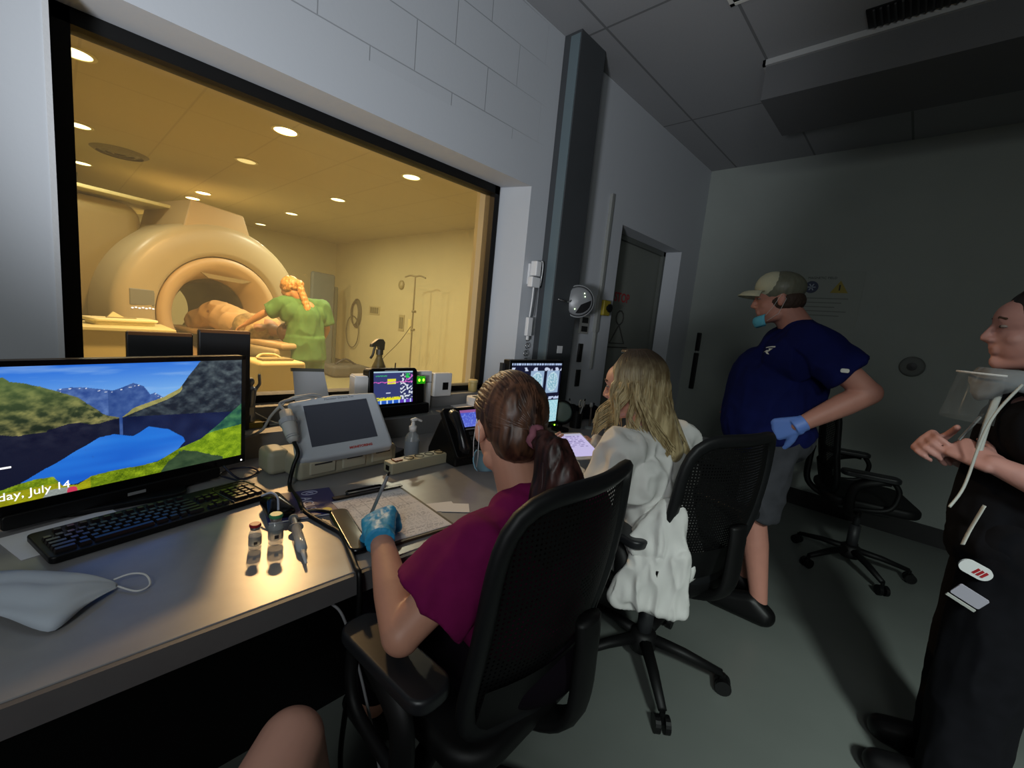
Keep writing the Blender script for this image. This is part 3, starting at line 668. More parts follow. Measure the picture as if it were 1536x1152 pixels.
def hair_mat(name, c1, c2, root=None, rz=None, rough=.42):
    m = bpy.data.materials.new(name); m.use_nodes = True; nt = m.node_tree; N = nt.nodes; L = nt.links
    b = N['Principled BSDF']; b.inputs['Roughness'].default_value = rough; b.inputs['Specular IOR Level'].default_value = .4
    tc = N.new('ShaderNodeTexCoord'); mp = N.new('ShaderNodeMapping'); mp.inputs['Scale'].default_value = (1, 1, .12); L.new(tc.outputs['Object'], mp.inputs[0])
    n = N.new('ShaderNodeTexNoise'); n.inputs['Scale'].default_value = 70; n.inputs['Detail'].default_value = 3; L.new(mp.outputs[0], n.inputs[0])
    cr = N.new('ShaderNodeValToRGB'); cr.color_ramp.elements[0].position = .35; cr.color_ramp.elements[1].position = .65
    cr.color_ramp.elements[0].color = rgb(c1); cr.color_ramp.elements[1].color = rgb(c2); L.new(n.outputs[0], cr.inputs[0])
    if root:
        sp = N.new('ShaderNodeSeparateXYZ'); L.new(tc.outputs['Object'], sp.inputs[0]); mr = N.new('ShaderNodeMapRange')
        mr.inputs[1].default_value = rz[0]; mr.inputs[2].default_value = rz[1]; L.new(sp.outputs[2], mr.inputs[0])
        mx = N.new('ShaderNodeMix'); mx.data_type = 'RGBA'; L.new(mr.outputs[0], mx.inputs['Factor']); L.new(cr.outputs[0], mx.inputs['A']); mx.inputs['B'].default_value = rgb(root)
        L.new(mx.outputs['Result'], b.inputs['Base Color'])
    else: L.new(cr.outputs[0], b.inputs['Base Color'])
    return m

# ---- person 1: magenta scrubs, seated, writing
P1 = thing('person', 'seated person in magenta scrubs and blue glove writing on the clipboard, dark ponytail', 'person', (.76, .60, 0))
hM = headM(V((.745, .685, 1.085)), 22, -10, 0, 1.02)
sL, sR = V((.575, .575, .875)), V((.925, .56, .875)); eL, wL = V((.432, .615, .735)), V((.528, .868, .80)); eR, wR = V((1.02, .62, .69)), V((.90, .78, .64))
b = BM(); head(b, hM)
cap(b, hM @ V((0, -.02, -.06)), .052, (.752, .615, .91), .056)
ell(b, (.76, .59, .56), (.165, .12, .10)); cap(b, (.76, .60, .58), .105, (.76, .595, .80), .10); cap(b, (.67, .60, .82), .075, (.85, .59, .82), .075); cap(b, sL, .05, sR, .05)
arm(b, sL, eL, wL); arm(b, sR, eR, wR)
hand(b, wR, (-.7, .1, -.25), (0, 0, 1), 1)
for x in (.67, .85): leg(b, (x, .60, .56), (x - .02, 1.02, .54), (x - .02, 1.05, .11), (x - .02, 1.17, .05))
hd = V((.575, .955, .805)) - wL
hand(b, wL, hd, (-.55, -.1, .8), -1, 1, (62, 70, 40), .8, .5)
blob('body', b, m_skin, P1, .0042, 3)
b = BM(); n0 = V((-.55, -.1, .8))
hand(b, wL, hd, n0, -1, 1, (62, 70, 40), .8, .5, .005); frus(b, wL - hd.normalized()*.038, .034, wL + hd.normalized()*.02, .030)
blob('glove', b, mat('blue_glove', '2ea2d8', .45, var=.08, vs=40), P1, .0033, 3, fold=(.0015, 55, (1, 1, 1)))
m_mag = mat('magenta_scrubs', '75144e', .9, var=.12, vs=20, spec=.15)
b = BM(); cap(b, (.76, .60, .70), .125, (.76, .595, .80), .122); cap(b, (.645, .59, .80), .100, (.875, .58, .80), .100)
cap(b, (.60, .58, .868), .072, (.91, .565, .868), .072); cap(b, (.69, .585, .905), .062, (.82, .58, .905), .062); cap(b, (.72, .585, .925), .05, (.79, .58, .925), .05)
ell(b, (.76, .60, .665), (.172, .135, .085))
for s_, e_ in ((sL, eL), (sR, eR)):
    d_ = (e_ - s_); ball_c = s_ + V((0, 0, -.01)); cap(b, ball_c, .074, s_ + d_ * .3, .080); frus(b, s_ + d_ * .2, .080, s_ + d_ * .66, .085)
blob('scrub_top', b, m_mag, P1, .006, 3, fold=(.0075, 9, (1, 1, .55)))
b = BM(); ell(b, (.76, .59, .575), (.188, .165, .10))
for x in (.67, .85): cap(b, (x, .62, .57), .098, (x - .02, 1.02, .55), .078); cap(b, (x - .02, 1.03, .54), .075, (x - .02, 1.05, .2), .065)
blob('trousers', b, mat('dark_trousers', '100a12', .95, spec=.1), P1, .01, 3)
for x in (.65, .83):
    b = BM(); hull_s(b, [((x, 1.02, .055), .045), ((x, 1.17, .04), .038), ((x, 1.06, .08), .045)]); blob('shoe', b, m_black, P1, .008)
# hair pulled back into a low ponytail
def cran(M, a, bb, k=1.0):  # unit dir to scalp point
    c = V((0, -.012, .032)); d_ = V((math.sin(a) * math.cos(bb), math.cos(a) * math.cos(bb), math.sin(bb)))
    return M @ (c + V((d_.x*.083*k, d_.y*.103*k, d_.z*.096*k)))
hb = hair_mat('brown_hair', '2a1a14', '5a3b2a')
b = BM(); ell(b, (0, -.020, .036), (.0805, .096, .090), hM); ell(b, (0, -.055, -.015), (.065, .062, .062), hM)
blob('hair', b, hb, P1, .005, 3, fold=(.003, 30, (1, 1, .3)))
tie = hM @ V((.005, -.128, -.012)); paths = []
for i in range(150):
    a = R_(-118 + 236 * ((i * .618) % 1)); el0 = R_(12 + 74 * ((i * .414) % 1))
    if abs(a) > 1.8: el0 = R_(-14 + 70 * ((i*.414) % 1))
    st = (math.sin(a)*math.cos(el0), math.cos(a)*math.cos(el0)*.95, math.sin(el0))
    P = []
    e1 = V((0.03, -.985, -.30)).normalized(); s1 = V(st).normalized()
    for k in range(12):
        t_ = k/11; dd = (s1 * (1 - t_) + e1 * t_)
        if dd.length < .15: dd += V((.3 * (1 if s1.x > 0 else -1), 0, .2))
        dd.normalize(); p = V((0, -.012, .032)) + V((dd.x*.0795, dd.y*(.100 if t_ < .8 else .107), dd.z*.0925))
        P.append(hM @ (p + V((0, 0, .0025 * math.sin(i)))))
    P[-1] = tie + V((random.uniform(-.01, .01), 0, random.uniform(-.01, .01))); paths.append(P)
b = BM(); strands(b, paths, .0058, 5, .9); obj('hair_strands', b, hb, P1, smooth=True, world=True)
b = BM(); ring = [tie + V((.017*math.cos(a/16*2*PI), .004*math.sin(a/4*2*PI), .019*math.sin(a/16*2*PI))) for a in range(16)]
tube(b, ring, .008, 10, closed=True); obj('hair_tie', b, mat('pink_hair_tie', '8a5260', .8), P1, smooth=True, world=True)
tail = [tie, tie + V((.008, -.042, -.018)), tie + V((.012, -.062, -.075)), tie + V((.006, -.066, -.14)), tie + V((.0, -.06, -.20)), tie + V((-.002, -.055, -.245))]
tw = [.016, .036, .054, .060, .050, .026]
b = BM(); 
for i in range(5): hull_s(b, [(tail[i], tw[i]*.9), (tail[i+1], tw[i+1]*.9)])
pt = blob('ponytail', b, hair_mat('dark_tail_hair', '1a0f0e', '4a2a26'), P1, .005, 2, fold=(.006, 26, (1, 1, .25)))
paths = []
for i in range(110):
    a = i * 2.4; q = math.sqrt(.3 + .7 * ((i * .618) % 1)); P = []
    for k in range(6): P.append(tail[k] + V((math.cos(a), math.sin(a)*.8, 0)) * tw[k] * q * 1.02 + V((0, 0, -.01 * (i % 4) * k / 5)))
    paths.append(smoothpath(P, 3))
b = BM(); strands(b, paths, .004, 5, .3); obj('ponytail_strands', b, pt.data.materials[0], pt, smooth=True, world=True)
# mask pulled under the chin
m_mask = mat('blue_mask', '79a9bd', .8, var=.08, vs=30)
def chin_mask(M, P, m, sag=0):
    b = BM(); g = {}; n = 12
    for i in range(n + 1):
        for j in range(6):
            a = R_(-62 + 124 * i / n); t_ = j / 5; rr = .082 + .012*math.sin(PI * t_)
            g[i, j] = b.verts.new(M @ V((rr * math.sin(a) * .80, .012 + rr * math.cos(a) * (1.05 - .12 * t_), -.066 - sag - .055 * t_ + .022 * (1 - math.cos(a)) + (.003 if j % 2 else -.001))))
    for i in range(n):
        for j in range(5): b.faces.new((g[i, j], g[i+1, j], g[i+1, j+1], g[i, j+1]))
    o = obj('face_mask', b, m, P, smooth=True, world=True); s_ = o.modifiers.new('s', 'SOLIDIFY'); s_.thickness = .002
    for s in (-1, 1):
        b = BM(); tube(b, [M @ V(q) for q in ((s*.066, .052, -.075), (s*.078, .02, -.035), (s*.084, -.012, .018), (s*.084, -.03, -.005), (s*.074, .0, -.07), (s*.06, .045, -.10))], .0008, 5)
        obj('ear_loop', b, m_white, o, world=True)
chin_mask(hM, P1, m_mask, .004); eyes(hM, P1)

# ---- person 2: white coat, long blonde hair, holding a tablet
P2 = thing('person', 'seated person with long wavy blonde hair in a white coat, looking toward the counter', 'person', (1.50, .62, 0))
hM = headM(V((1.405, .715, 1.145)), -8, -10)
sL, sR = V((1.27, .655, .955)), V((1.60, .60, .955)); eL, wL = V((1.20, .70, .735)), V((1.245, .865, .845)); eR, wR = V((1.62, .80, .76)), V((1.53, .96, .87))
b = BM(); head(b, hM); cap(b, hM @ V((0, -.02, -.06)), .05, (1.42, .645, .975), .054)
ell(b, (1.50, .61, .56), (.165, .12, .10)); cap(b, (1.50, .60, .58), .11, (1.45, .62, .82), .105); cap(b, (1.36, .64, .87), .085, (1.52, .61, .87), .085); cap(b, sL, .05, sR, .05)
arm(b, sL, eL, wL, .92); arm(b, sR, eR, wR, .92)
hand(b, wL, (.32, .62, .22), (-.75, .1, -.62), 1, .92, (28, 35, 25), .2, .8)
hand(b, wR, (-.55, .55, .05), (.35, .1, .9), -1, .92, (20, 35, 30), .5, .8)
for x in (1.42, 1.59): leg(b, (x, .64, .56), (x, 1.05, .54), (x, 1.08, .11), (x, 1.2, .05))
blob('body', b, m_skin2, P2, .0045, 3)
m_coat = mat('white_coat', 'dcdbd8', .85, var=.03, vs=8)
b = BM(); cap(b, (1.49, .60, .60), .145, (1.45, .625, .82), .128); cap(b, (1.34, .645, .86), .105, (1.54, .61, .86), .105)
cap(b, (1.30, .655, .938), .068, (1.57, .605, .938), .068); cap(b, (1.37, .65, .972), .058, (1.46, .63, .972), .058)
ell(b, (1.50, .60, .56), (.20, .165, .10))
for s_, e_, w_ in ((sL, eL, wL), (sR, eR, wR)):
    cap(b, s_, .068, e_, .060); dd = w_ - e_; cap(b, e_, .060, e_ + dd*.3, .057); frus(b, e_ + dd*.2, .057, e_ + dd*.88, .042)
blob('coat', b, m_coat, P2, .0055, 2, fold=(.014, 9, (1.3, 1.3, .8)))
# coat skirt hanging beside the seat
b = BM(); hull_s(b, [((1.30, .56, .66), .022), ((1.33, .44, .66), .02), ((1.24, .57, .49), .020), ((1.335, .42, .475), .018)])
hull_s(b, [((1.30, .56, .66), .04), ((1.36, .50, .76), .05), ((1.33, .45, .66), .02)]); hull_s(b, [((1.27, .575, .56), .02), ((1.25, .585, .48), .026), ((1.30, .50, .475), .012)])
blob('coat_skirt', b, m_coat, P2, .0045, 3, fold=(.014, 14, (1.3, 1.3, .35)))
b = BM(); box(b, (1.268, .478, .575), (1.284, .484, .61)); obj('coat_vent', b, m_black, P2, world=True)
b = BM(); ell(b, (1.50, .64, .555), (.18, .17, .08))
for x in (1.42, 1.59): cap(b, (x, .66, .56), .095, (x, 1.05, .55), .074); cap(b, (x, 1.05, .54), .07, (x, 1.08, .16), .06)
blob('trousers', b, mat('dark_trousers', '14101a'), P2, .01, 3)
for x in (1.42, 1.59):
    b = BM(); hull_s(b, [((x, 1.05, .055), .045), ((x, 1.2, .04), .036), ((x, 1.09, .08), .045)]); blob('shoe', b, m_black, P2, .008)
hbl = hair_mat('blonde_hair', '8a7550', 'd2bf92', '4c3f33', (1.15, 1.262), .38)
b = BM(); ell(b, (0, -.018, .038), (.080, .096, .088), hM); ell(b, (0, -.045, -.04), (.074, .066, .085), hM)
cap(b, hM @ V((0, -.065, -.06)), .062, (1.45, .575, .95), .05); cap(b, hM @ V((.05, -.06, -.05)), .05, (1.52, .56, .92), .042)
blob('hair', b, hbl, P2, .005, 3)
paths = []; NC = 26
for i in range(620):
    u_ = (i * .618034) % 1; deg = 62 + 236 * u_; a = R_(deg)
    ci = round(u_ * NC) / NC; ac = R_(62 + 236 * ci); q = (i * .4142) % 1
    P = [hM @ V((.004*math.sin(i), .035 - .02*q, .130 + .003*math.cos(i)))]
    for k in range(1, 7):
        e_ = R_(84 - 14.5 * k); kk = 1 + .05 * q; P.append(hM @ (V((0, -.014, .036)) + V((math.sin(a)*math.cos(e_)*.086*kk, math.cos(a)*math.cos(e_)*.103*kk, math.sin(e_)*.095*kk))))
    base = P[-1]; cen = hM @ V((0, -.014, .036)); out = base - cen; out.z = 0; out.normalize()
    front = deg < 96 or deg > 262
    oc = hM.to_3x3() @ V((math.sin(ac), math.cos(ac), 0)); oc.normalize(); tg = V((-oc.y, oc.x, 0))
    L0 = (.20 if front else .27) * (.72 + .28 * q) + (.02 if 150 < deg < 230 else 0); ph = ci * 37.0
    n = 12
    for k in range(1, n + 1):
        t_ = k / n
        cl = V((base.x * (1-t_*.75) + (cen.x + oc.x * .105) * t_*.75, base.y * (1-t_*.75) + (cen.y + oc.y * .115) * t_*.75, base.z - L0 * t_))
        am = .013 * min(1, t_ * 2.2); cl += tg * am * math.sin(ph + t_ * 8.5) + oc * am * .9 * math.cos(ph + t_ * 8.5)
        sp_ = .007 * (1 - .3*t_); cl += V((math.sin(i*1.7), math.cos(i*2.3), 0)) * sp_
        cl += (V((-.015 if deg > 180 else .01, .045, 0)) if front else V((.045, -.050, 0))) * t_ * t_
        P.append(cl)
    paths.append(smoothpath(P, 2))
b = BM(); strands(b, paths, .0042, 4, .3); obj('hair_strands', b, hbl, P2, smooth=True, world=True)
eyes(hM, P2)
tb2 = thing('tablet', 'white tablet with a glowing page held by the person in the white coat', 'tablet', (1.385, .905, .885), (R_(8), R_(-4), R_(-32)))
b = BM(); prism(b, rrect(.125, .225, .012), -.004, .004); obj('casing', b, m_white, tb2, bevel=.002)
def page(u, v):
    if v > .9: return (190, 190, 215)
    c = (206, 196, 240)
    if .1 < u < .85 and v > .35 and int(v * 26) % 2 == 0 and nz(u, int(v*26), 9) > -.05: c = (150, 140, 190)
    return c
picture('screen', .11, .20, 24, 60, page, emis_attr('tablet_screen', .85), parent_matrix(tb2) @ Matrix.Translation((-.055, -.10, .0046)), tb2)

# ---- person 3: navy scrubs and cap, standing
P3 = thing('person', 'standing person in navy scrub top, grey shorts and cream cap with lowered mask', 'person', (2.42, .42, 0))
hM = headM(V((2.335, .525, 1.555)), -14, -8, 0, .98)
sL, sR = V((2.26, .36, 1.375)), V((2.60, .50, 1.38)); eL, wL = V((2.33, .13, 1.185)), V((2.215, .335, 1.01)); eR, wR = V((2.70, .40, 1.13)), V((2.62, .62, 1.02))
m_skin3 = mat('ruddy_skin', 'bd8474', .55, var=.06, vs=12)
b = BM(); head(b, hM); cap(b, hM @ V((0, -.03, -.05)), .062, (2.39, .43, 1.42), .07)
ell(b, (2.42, .44, .92), (.18, .14, .12)); cap(b, (2.42, .47, 1.02), .16, (2.42, .45, 1.25), .15); cap(b, (2.33, .42, 1.3), .12, (2.52, .46, 1.3), .12); cap(b, sL, .07, sR, .07)
arm(b, sL, eL, wL, 1.28); arm(b, sR, eR, wR, 1.28)
hand(b, wL, (.1, .75, -.35), (-.8, -.2, .1), -1, 1.05, (35, 40, 30)); hand(b, wR, (0, .8, -.5), (.9, 0, 0), 1, 1.05)
kL, kR = V((2.34, .46, .50)), V((2.54, .56, .50))
leg(b, (2.33, .42, .90), kL, (2.33, .37, .09), (2.30, .53, .045), 1.05); leg(b, (2.52, .47, .90), kR, (2.53, .50, .09), (2.52, .66, .045), 1.05)
blob('body', b, m_skin3, P3, .005, 3)
b = BM(); hand(b, wL, (.1, .75, -.35), (-.8, -.2, .1), -1, 1.05, (35, 40, 30), .3, 1, .007); dw = (wL - eL).normalized(); frus(b, wL - dw*.03, .036, wL + dw*.02, .034)
blob('glove', b, mat('periwinkle_glove', '6b8fe0', .5), P3, .0036, 3)
m_navy = mat('navy_scrubs', '0f164a', .9, var=.12, vs=18, spec=.15)
b = BM(); cap(b, (2.41, .50, .98), .20, (2.42, .49, 1.16), .20); cap(b, (2.42, .46, 1.14), .18, (2.42, .44, 1.30), .15); cap(b, (2.31, .42, 1.30), .12, (2.54, .47, 1.30), .12)
cap(b, (2.30, .385, 1.365), .08, (2.56, .48, 1.365), .08); cap(b, (2.36, .42, 1.415), .065, (2.46, .44, 1.415), .065); ell(b, (2.41, .48, .94), (.205, .20, .10))
for s_, e_ in ((sL, eL), (sR, eR)):
    d_ = e_ - s_; cap(b, s_, .084, s_ + d_*.35, .088); frus(b, s_ + d_*.25, .088, s_ + d_*.62, .094)
blob('scrub_top', b, m_navy, P3, .007, 3, fold=(.011, 8, (1, 1, .5)))
m_sh = mat('grey_shorts', '3a3b41', .9, var=.2, vs=14)
b = BM(); ell(b, (2.42, .455, .90), (.19, .165, .12))
for hp, kn in (((2.34, .43, .88), kL), ((2.52, .475, .88), kR)): cap(b, hp, .105, V(hp).lerp(kn, .5), .10); frus(b, V(hp).lerp(kn, .4), .10, V(kn) + V((0, 0, .02)), .098)
blob('shorts', b, m_sh, P3, .008, 3, fold=(.010, 10, (1, 1, .5)))
for x, y in ((2.32, .42), (2.53, .55)):
    b = BM(); hull_s(b, [((x, y - .08, .05), .052), ((x - .02, y + .14, .047), .046), ((x, y - .02, .09), .052)]); blob('shoe', b, m_black, P3, .007)
# cap
b = BM(); ell(b, (0, -.012, .052), (.083, .105, .080), hM); t_ = blob('cap', b, hair_mat('cap_cloth', '5d5e50', '6a6b5c'), P3, .004, 2)
b = BM(); ell(b, (0, .018, .062), (.080, .080, .072), hM); blob('cap_front', b, mat('cream_cloth', 'b8b69c', .85), t_, .004, 2)
b = BM(); g = {}; 
for i in range(13):
    for j in range(6):
        a = R_(-58 + 116*i/12); rr = .088 + .068 * (j/5) * math.cos(a * .9); g[i, j] = b.verts.new(hM @ V((rr*math.sin(a)*.92, .006 + rr*math.cos(a)*1.06, .046 - .012*(j/5) - .02 * (math.sin(a)**2) * (.4 + j/5) + .012*math.sin(PI*j/5))))
for i in range(12):
    for j in range(5): b.faces.new((g[i, j], g[i+1, j], g[i+1, j+1], g[i, j+1]))
br = obj('cap_brim', b, mat('cream_cloth', 'b8b69c'), t_, smooth=True, world=True); s_ = br.modifiers.new('s', 'SOLIDIFY'); s_.thickness = .004
b = BM(); ell(b, (0, -.03, -.01), (.077, .082, .06), hM); blob('hair', b, mat('short_dark_hair', '3a2a20', .8), P3, .005, 2, fold=(.003, 60, (1, 1, 1)))
chin_mask(hM, P3, mat('cyan_mask', '5bb4cf', .8), .012); eyes(hM, P3)
# chest emblem and sleeve tag
ft_ = azv(-12); 
from mathutils.bvhtree import BVHTree
def bvh(o):
    mw = parent_matrix(o.parent) if o.parent else Matrix.Identity(4)
    return BVHTree.FromPolygons([mw @ v.co for v in o.data.vertices], [tuple(p.vertices) for p in o.data.polygons])
def patch(name, target, polys, spot, m, parent, off=.002, h=.0015):
    """sew flat shapes onto the cloth: polys in a tangent plane at the cloth point nearest to spot"""
    T = bvh(target); loc, nrm, _, _ = T.find_nearest(V(spot)); rt = nrm.cross(V((0, 0, 1))).normalized() * -1; up_ = rt.cross(nrm) * -1
    if up_.z < 0: up_ = -up_
    b = BM()
    for pl in polys:
        n_ = len(pl); pts = []
        for i in range(n_):
            for k in range(3): pts.append((pl[i][0] + (pl[(i+1) % n_][0] - pl[i][0])*k/3, pl[i][1] + (pl[(i+1) % n_][1] - pl[i][1])*k/3))
        vs = []
        for x, y in pts:
            q = loc + rt * x + up_ * y; c2, n2, _, _ = T.find_nearest(q); vs.append(b.verts.new(c2 + n2 * (off + .001)))
        b.faces.new(vs)
    o = obj(name, b, m, parent, world=True); so = o.modifiers.new('s', 'SOLIDIFY'); so.thickness = h; return o
TOP3 = [o for o in bpy.data.objects if o.parent == P3 and o.name.startswith('scrub_top')][0]
patch('chest_emblem', TOP3, [[(-.03, .012), (.03, .020), (.03, .014), (-.028, .007)], [(-.035, -.014), (-.008, -.002), (.012, -.002), (-.002, -.010), (.008, -.022), (-.004, -.020), (-.014, -.010)], [(.0, .006), (.022, .008), (.005, -.004)]], (2.16, .53, 1.325), mat('emblem_white', 'd8d8d0', .6), P3)
patch('sleeve_tag', TOP3, [rrect(.03, .016, .006, 3)], sL.lerp(eL, .56) + V((-.10, -.02, .0)), mat('emblem_white', 'd8d8d0'), P3)

# ---- person 4: dark clothes, hands clasped, right edge
P4 = thing('person', 'standing person in black at the right edge with clasped hands, badges and face shield', 'person', (1.86, -.28, 0))
hM = headM(V((1.835, -.225, 1.445)), -6, -2)
sL, sR = V((1.70, -.30, 1.26)), V((2.03, -.26, 1.26)); eL, wL = V((1.665, -.36, 1.03)), V((1.69, -.185, 1.085)); eR, wR = V((2.06, -.22, 1.02)), V((1.84, -.08, 1.08))
m_skin4 = mat('dusky_skin', 'b07f76', .6, var=.05, vs=12)  # slightly darker, duller skin tone
b = BM(); head(b, hM); cap(b, hM @ V((0, -.03, -.05)), .05, (1.85, -.27, 1.31), .055)
ell(b, (1.87, -.29, .86), (.16, .12, .12)); cap(b, (1.87, -.29, .95), .11, (1.86, -.28, 1.16), .11); cap(b, sL, .055, sR, .055); cap(b, (1.78, -.28, 1.2), .09, (1.95, -.27, 1.2), .09)
arm(b, sL, eL, wL); arm(b, sR, eR, wR)
hand(b, wL, (.45, .75, .25), (-.5, .25, .8), 1, 1.0, (50, 55, 35), .3, .6); hand(b, wR, (-.75, .35, .25), (.2, .8, .5), -1, 1.0, (50, 55, 35), .3, .6)
leg(b, (1.79, -.29, .84), (1.78, -.27, .46), (1.78, -.29, .09), (1.77, -.13, .045)); leg(b, (1.95, -.28, .84), (1.96, -.26, .46), (1.97, -.28, .09), (1.98, -.12, .045))
blob('body', b, m_skin4, P4, .0048, 3)
b = BM(); cap(b, (1.87, -.29, .90), .15, (1.86, -.28, 1.14), .135); cap(b, (1.76, -.285, 1.17), .105, (1.97, -.27, 1.17), .105); cap(b, (1.75, -.295, 1.25), .066, (1.98, -.265, 1.25), .066); ell(b, (1.87, -.29, .84), (.185, .15, .10))
for s_, e_ in ((sL, eL), (sR, eR)):
    d_ = e_ - s_; cap(b, s_, .068, s_ + d_*.35, .066); frus(b, s_ + d_*.25, .068, s_ + d_*.72, .062)
blob('tunic', b, m_blkcloth, P4, .007, 3, fold=(.008, 9, (1, 1, .5)))
b = BM(); ell(b, (1.87, -.29, .83), (.18, .145, .12))
for hx, kx in ((1.79, 1.775), (1.95, 1.965)): cap(b, (hx, -.29, .84), .11, (kx, -.27, .46), .09); frus(b, (kx, -.27, .5), .09, (kx, -.28, .06), .085)
blob('trousers', b, m_blkcloth, P4, .008, 3, fold=(.008, 9, (1, 1, .4)))
for x in (1.78, 1.97):
    b = BM(); hull_s(b, [((x, -.33, .05), .052), ((x - .004, -.12, .047), .045), ((x, -.27, .095), .052)]); blob('shoe', b, m_black, P4, .008)
b = BM(); ell(b, (0, -.022, .04), (.082, .098, .092), hM); ell(b, (0, -.06, -.03), (.07, .06, .09), hM)
blob('hair', b, hair_mat('near_black_hair', '100c0b', '241a16'), P4, .005, 3, fold=(.003, 30, (1, 1, .3))); eyes(hM, P4)
m_clear = mat('clear_plastic', 'b8bdc0', .1, alpha=.07)
# face shield lowered under the chin: white rim, clear visor
b = BM(); g = {}
for i in range(13):
    for j in range(7):
        a = R_(-80 + 160*i/12); t_ = j/6; rr = .105 + .02*t_; g[i, j] = b.verts.new(V((1.80 + rr*math.sin(a)*.95, -.19 + rr*math.cos(a), 1.315 - .13*t_)))
for i in range(12):
    for j in range(6): b.faces.new((g[i, j], g[i+1, j], g[i+1, j+1], g[i, j+1]))
fs = obj('face_shield', b, m_clear, P4, smooth=True, world=True)
b = BM(); tube(b, [g_ for g_ in [V((1.80 + .107*math.sin(R_(-80 + 160*i/16))*.95, -.19 + .107*math.cos(R_(-80 + 160*i/16)), 1.317)) for i in range(17)]], .003, 6); obj('shield_rim', b, m_white, fs, world=True)
b = BM(); g = {}; n = 14
for i in range(n + 1):
    for j in range(6):
        a = R_(-100 + 200*i/n); t_ = j/5; rr = .088 + .012*math.sin(PI*t_) + .006 * math.sin(i*1.7 + j); g[i, j] = b.verts.new(V((1.82 + rr*math.sin(a), -.23 + rr*math.cos(a)*1.15, 1.335 - .075*t_ + .02*math.sin(i*.9)*t_)))
for i in range(n):
    for j in range(5): b.faces.new((g[i, j], g[i+1, j], g[i+1, j+1], g[i, j+1]))
o = obj('neck_mask', b, mat('crumpled_white', '7c8085', .9), P4, smooth=True, world=True); o.modifiers.new('s', 'SOLIDIFY').thickness = .003
def at(px, py, D): return CAM + (ROWS[0] * ((px - 768)/F) + ROWS[1] * ((py - 576)/F) + ROWS[2]) * D
m_strap = mat('white_strap', 'a9aaa6', .8)
b = BM(); tube(b, smoothpath([(1.70, -.20, 1.30), (1.672, -.165, 1.22), (1.655, -.150, 1.14), (1.64, -.14, 1.02), (1.60, -.12, .965)]), .0035, 6); obj('shield_strap', b, m_strap, P4, smooth=True, world=True)
b = BM(); tube(b, smoothpath([(1.77, -.17, 1.26), (1.735, -.16, 1.18), (1.705, -.155, 1.10)]), .008, 6, flat=(1, .3)); LAN = obj('lanyard', b, m_strap, P4, smooth=True, world=True)
b = BM(); tube(b, smoothpath([(1.70, -.19, .97), (1.69, -.175, .90), (1.66, -.165, .86)]), .007, 6, flat=(1, .3)); obj('lanyard_end', b, m_strap, P4, smooth=True, world=True)
Mb = plane_M((1.675, -.20, .80), (.25, -.9, -.35), (-.2, -.35, .9))
b = BM(); prism(b, rrect(.07, .04, .019, 6), 0, .006, Mb); bd = obj('badge_reel', b, m_white, P4, world=True)
b = BM(); 
for k in range(3): prism(b, [(-.004 + .009*k, -.01), (.002 + .009*k, -.01), (.006 + .009*k, .008), (.0 + .009*k, .010)], .006, .0075, Mb)
obj('badge_mark', b, m_red, bd, world=True)
Mb = plane_M((1.655, -.20, .73), (.3, -.85, -.42), (-.25, -.4, .88))
b = BM(); prism(b, rrect(.07, .040, .005), 0, .003, Mb); bd = obj('id_card', b, mat('card_grey', 'a6a3b0', .4), P4, world=True)
b = BM(); prism(b, [(-.035, -.034), (.035, -.034), (.035, -.026), (-.035, -.026)], 0, .003, Mb); obj('card_edge', b, m_strap, bd, world=True)
t = thing('ballpoint_pen', 'thin silver pen pointing up from the clasped hands at the right edge', 'pen', (0, 0, 0))
b = BM(); cyl(b, (1.712, -.115, 1.13), (1.735, -.145, 1.20), .004, seg=10); obj('barrel', b, m_metal, t); b = BM(); cyl(b, (1.735, -.145, 1.20), (1.738, -.149, 1.21), .003, seg=10); obj('cap', b, m_black, t)

# ---- person 5: green scrubs inside scan room
P5 = thing('person', 'person in green scrubs with fair hair tied back, seen from behind beside the scanner table', 'person', (1.96, 5.0, 0))
hM = headM(V((1.80, 5.06, 1.46)), -30, -18)
m_skin5 = mat('warm_skin', 'bd8a5c', .6)
sL, sR = V((1.74, 5.03, 1.29)), V((2.13, 4.99, 1.29)); eL, wL = V((1.58, 5.13, 1.17)), V((1.44, 5.24, 1.04)); eR, wR = V((2.20, 5.0, 1.05)), V((2.18, 5.1, .88))
b = BM(); head(b, hM); cap(b, hM @ V((0, -.03, -.05)), .055, (1.93, 5.0, 1.32), .06); cap(b, (1.96, 5, .9), .14, (1.95, 5, 1.22), .14); cap(b, sL, .06, sR, .06)
arm(b, sL, eL, wL); arm(b, sR, eR, wR); hand(b, wL, wL - eL, (0, 0, 1), 1); hand(b, wR, (0, .2, -1), (1, 0, 0), 1)
for x in (1.88, 2.05): leg(b, (x, 5, .85), (x, 5.0, .47), (x, 4.98, .09), (x, 5.13, .045))
blob('body', b, m_skin5, P5, .010)
m_gr = mat('green_scrubs', '4c7a42', .85, var=.1, vs=10)
b = BM(); cap(b, (1.96, 5, .86), .19, (1.95, 5, 1.15), .18); cap(b, (1.82, 5.01, 1.2), .12, (2.07, 5, 1.2), .12); cap(b, sL, .075, sR, .075); cap(b, (1.88, 5, 1.3), .07, (2.0, 5, 1.3), .07); frus(b, (1.96, 5, .95), .20, (1.96, 5, .70), .215)
for s_, e_ in ((sL, eL), (sR, eR)): frus(b, s_, .075, V(s_).lerp(e_, .8), .085)
blob('scrub_top', b, m_gr, P5, .011, 3, fold=(.016, 7, (1, 1, .4)))
b = BM(); ell(b, (1.96, 5, .82), (.2, .15, .12))
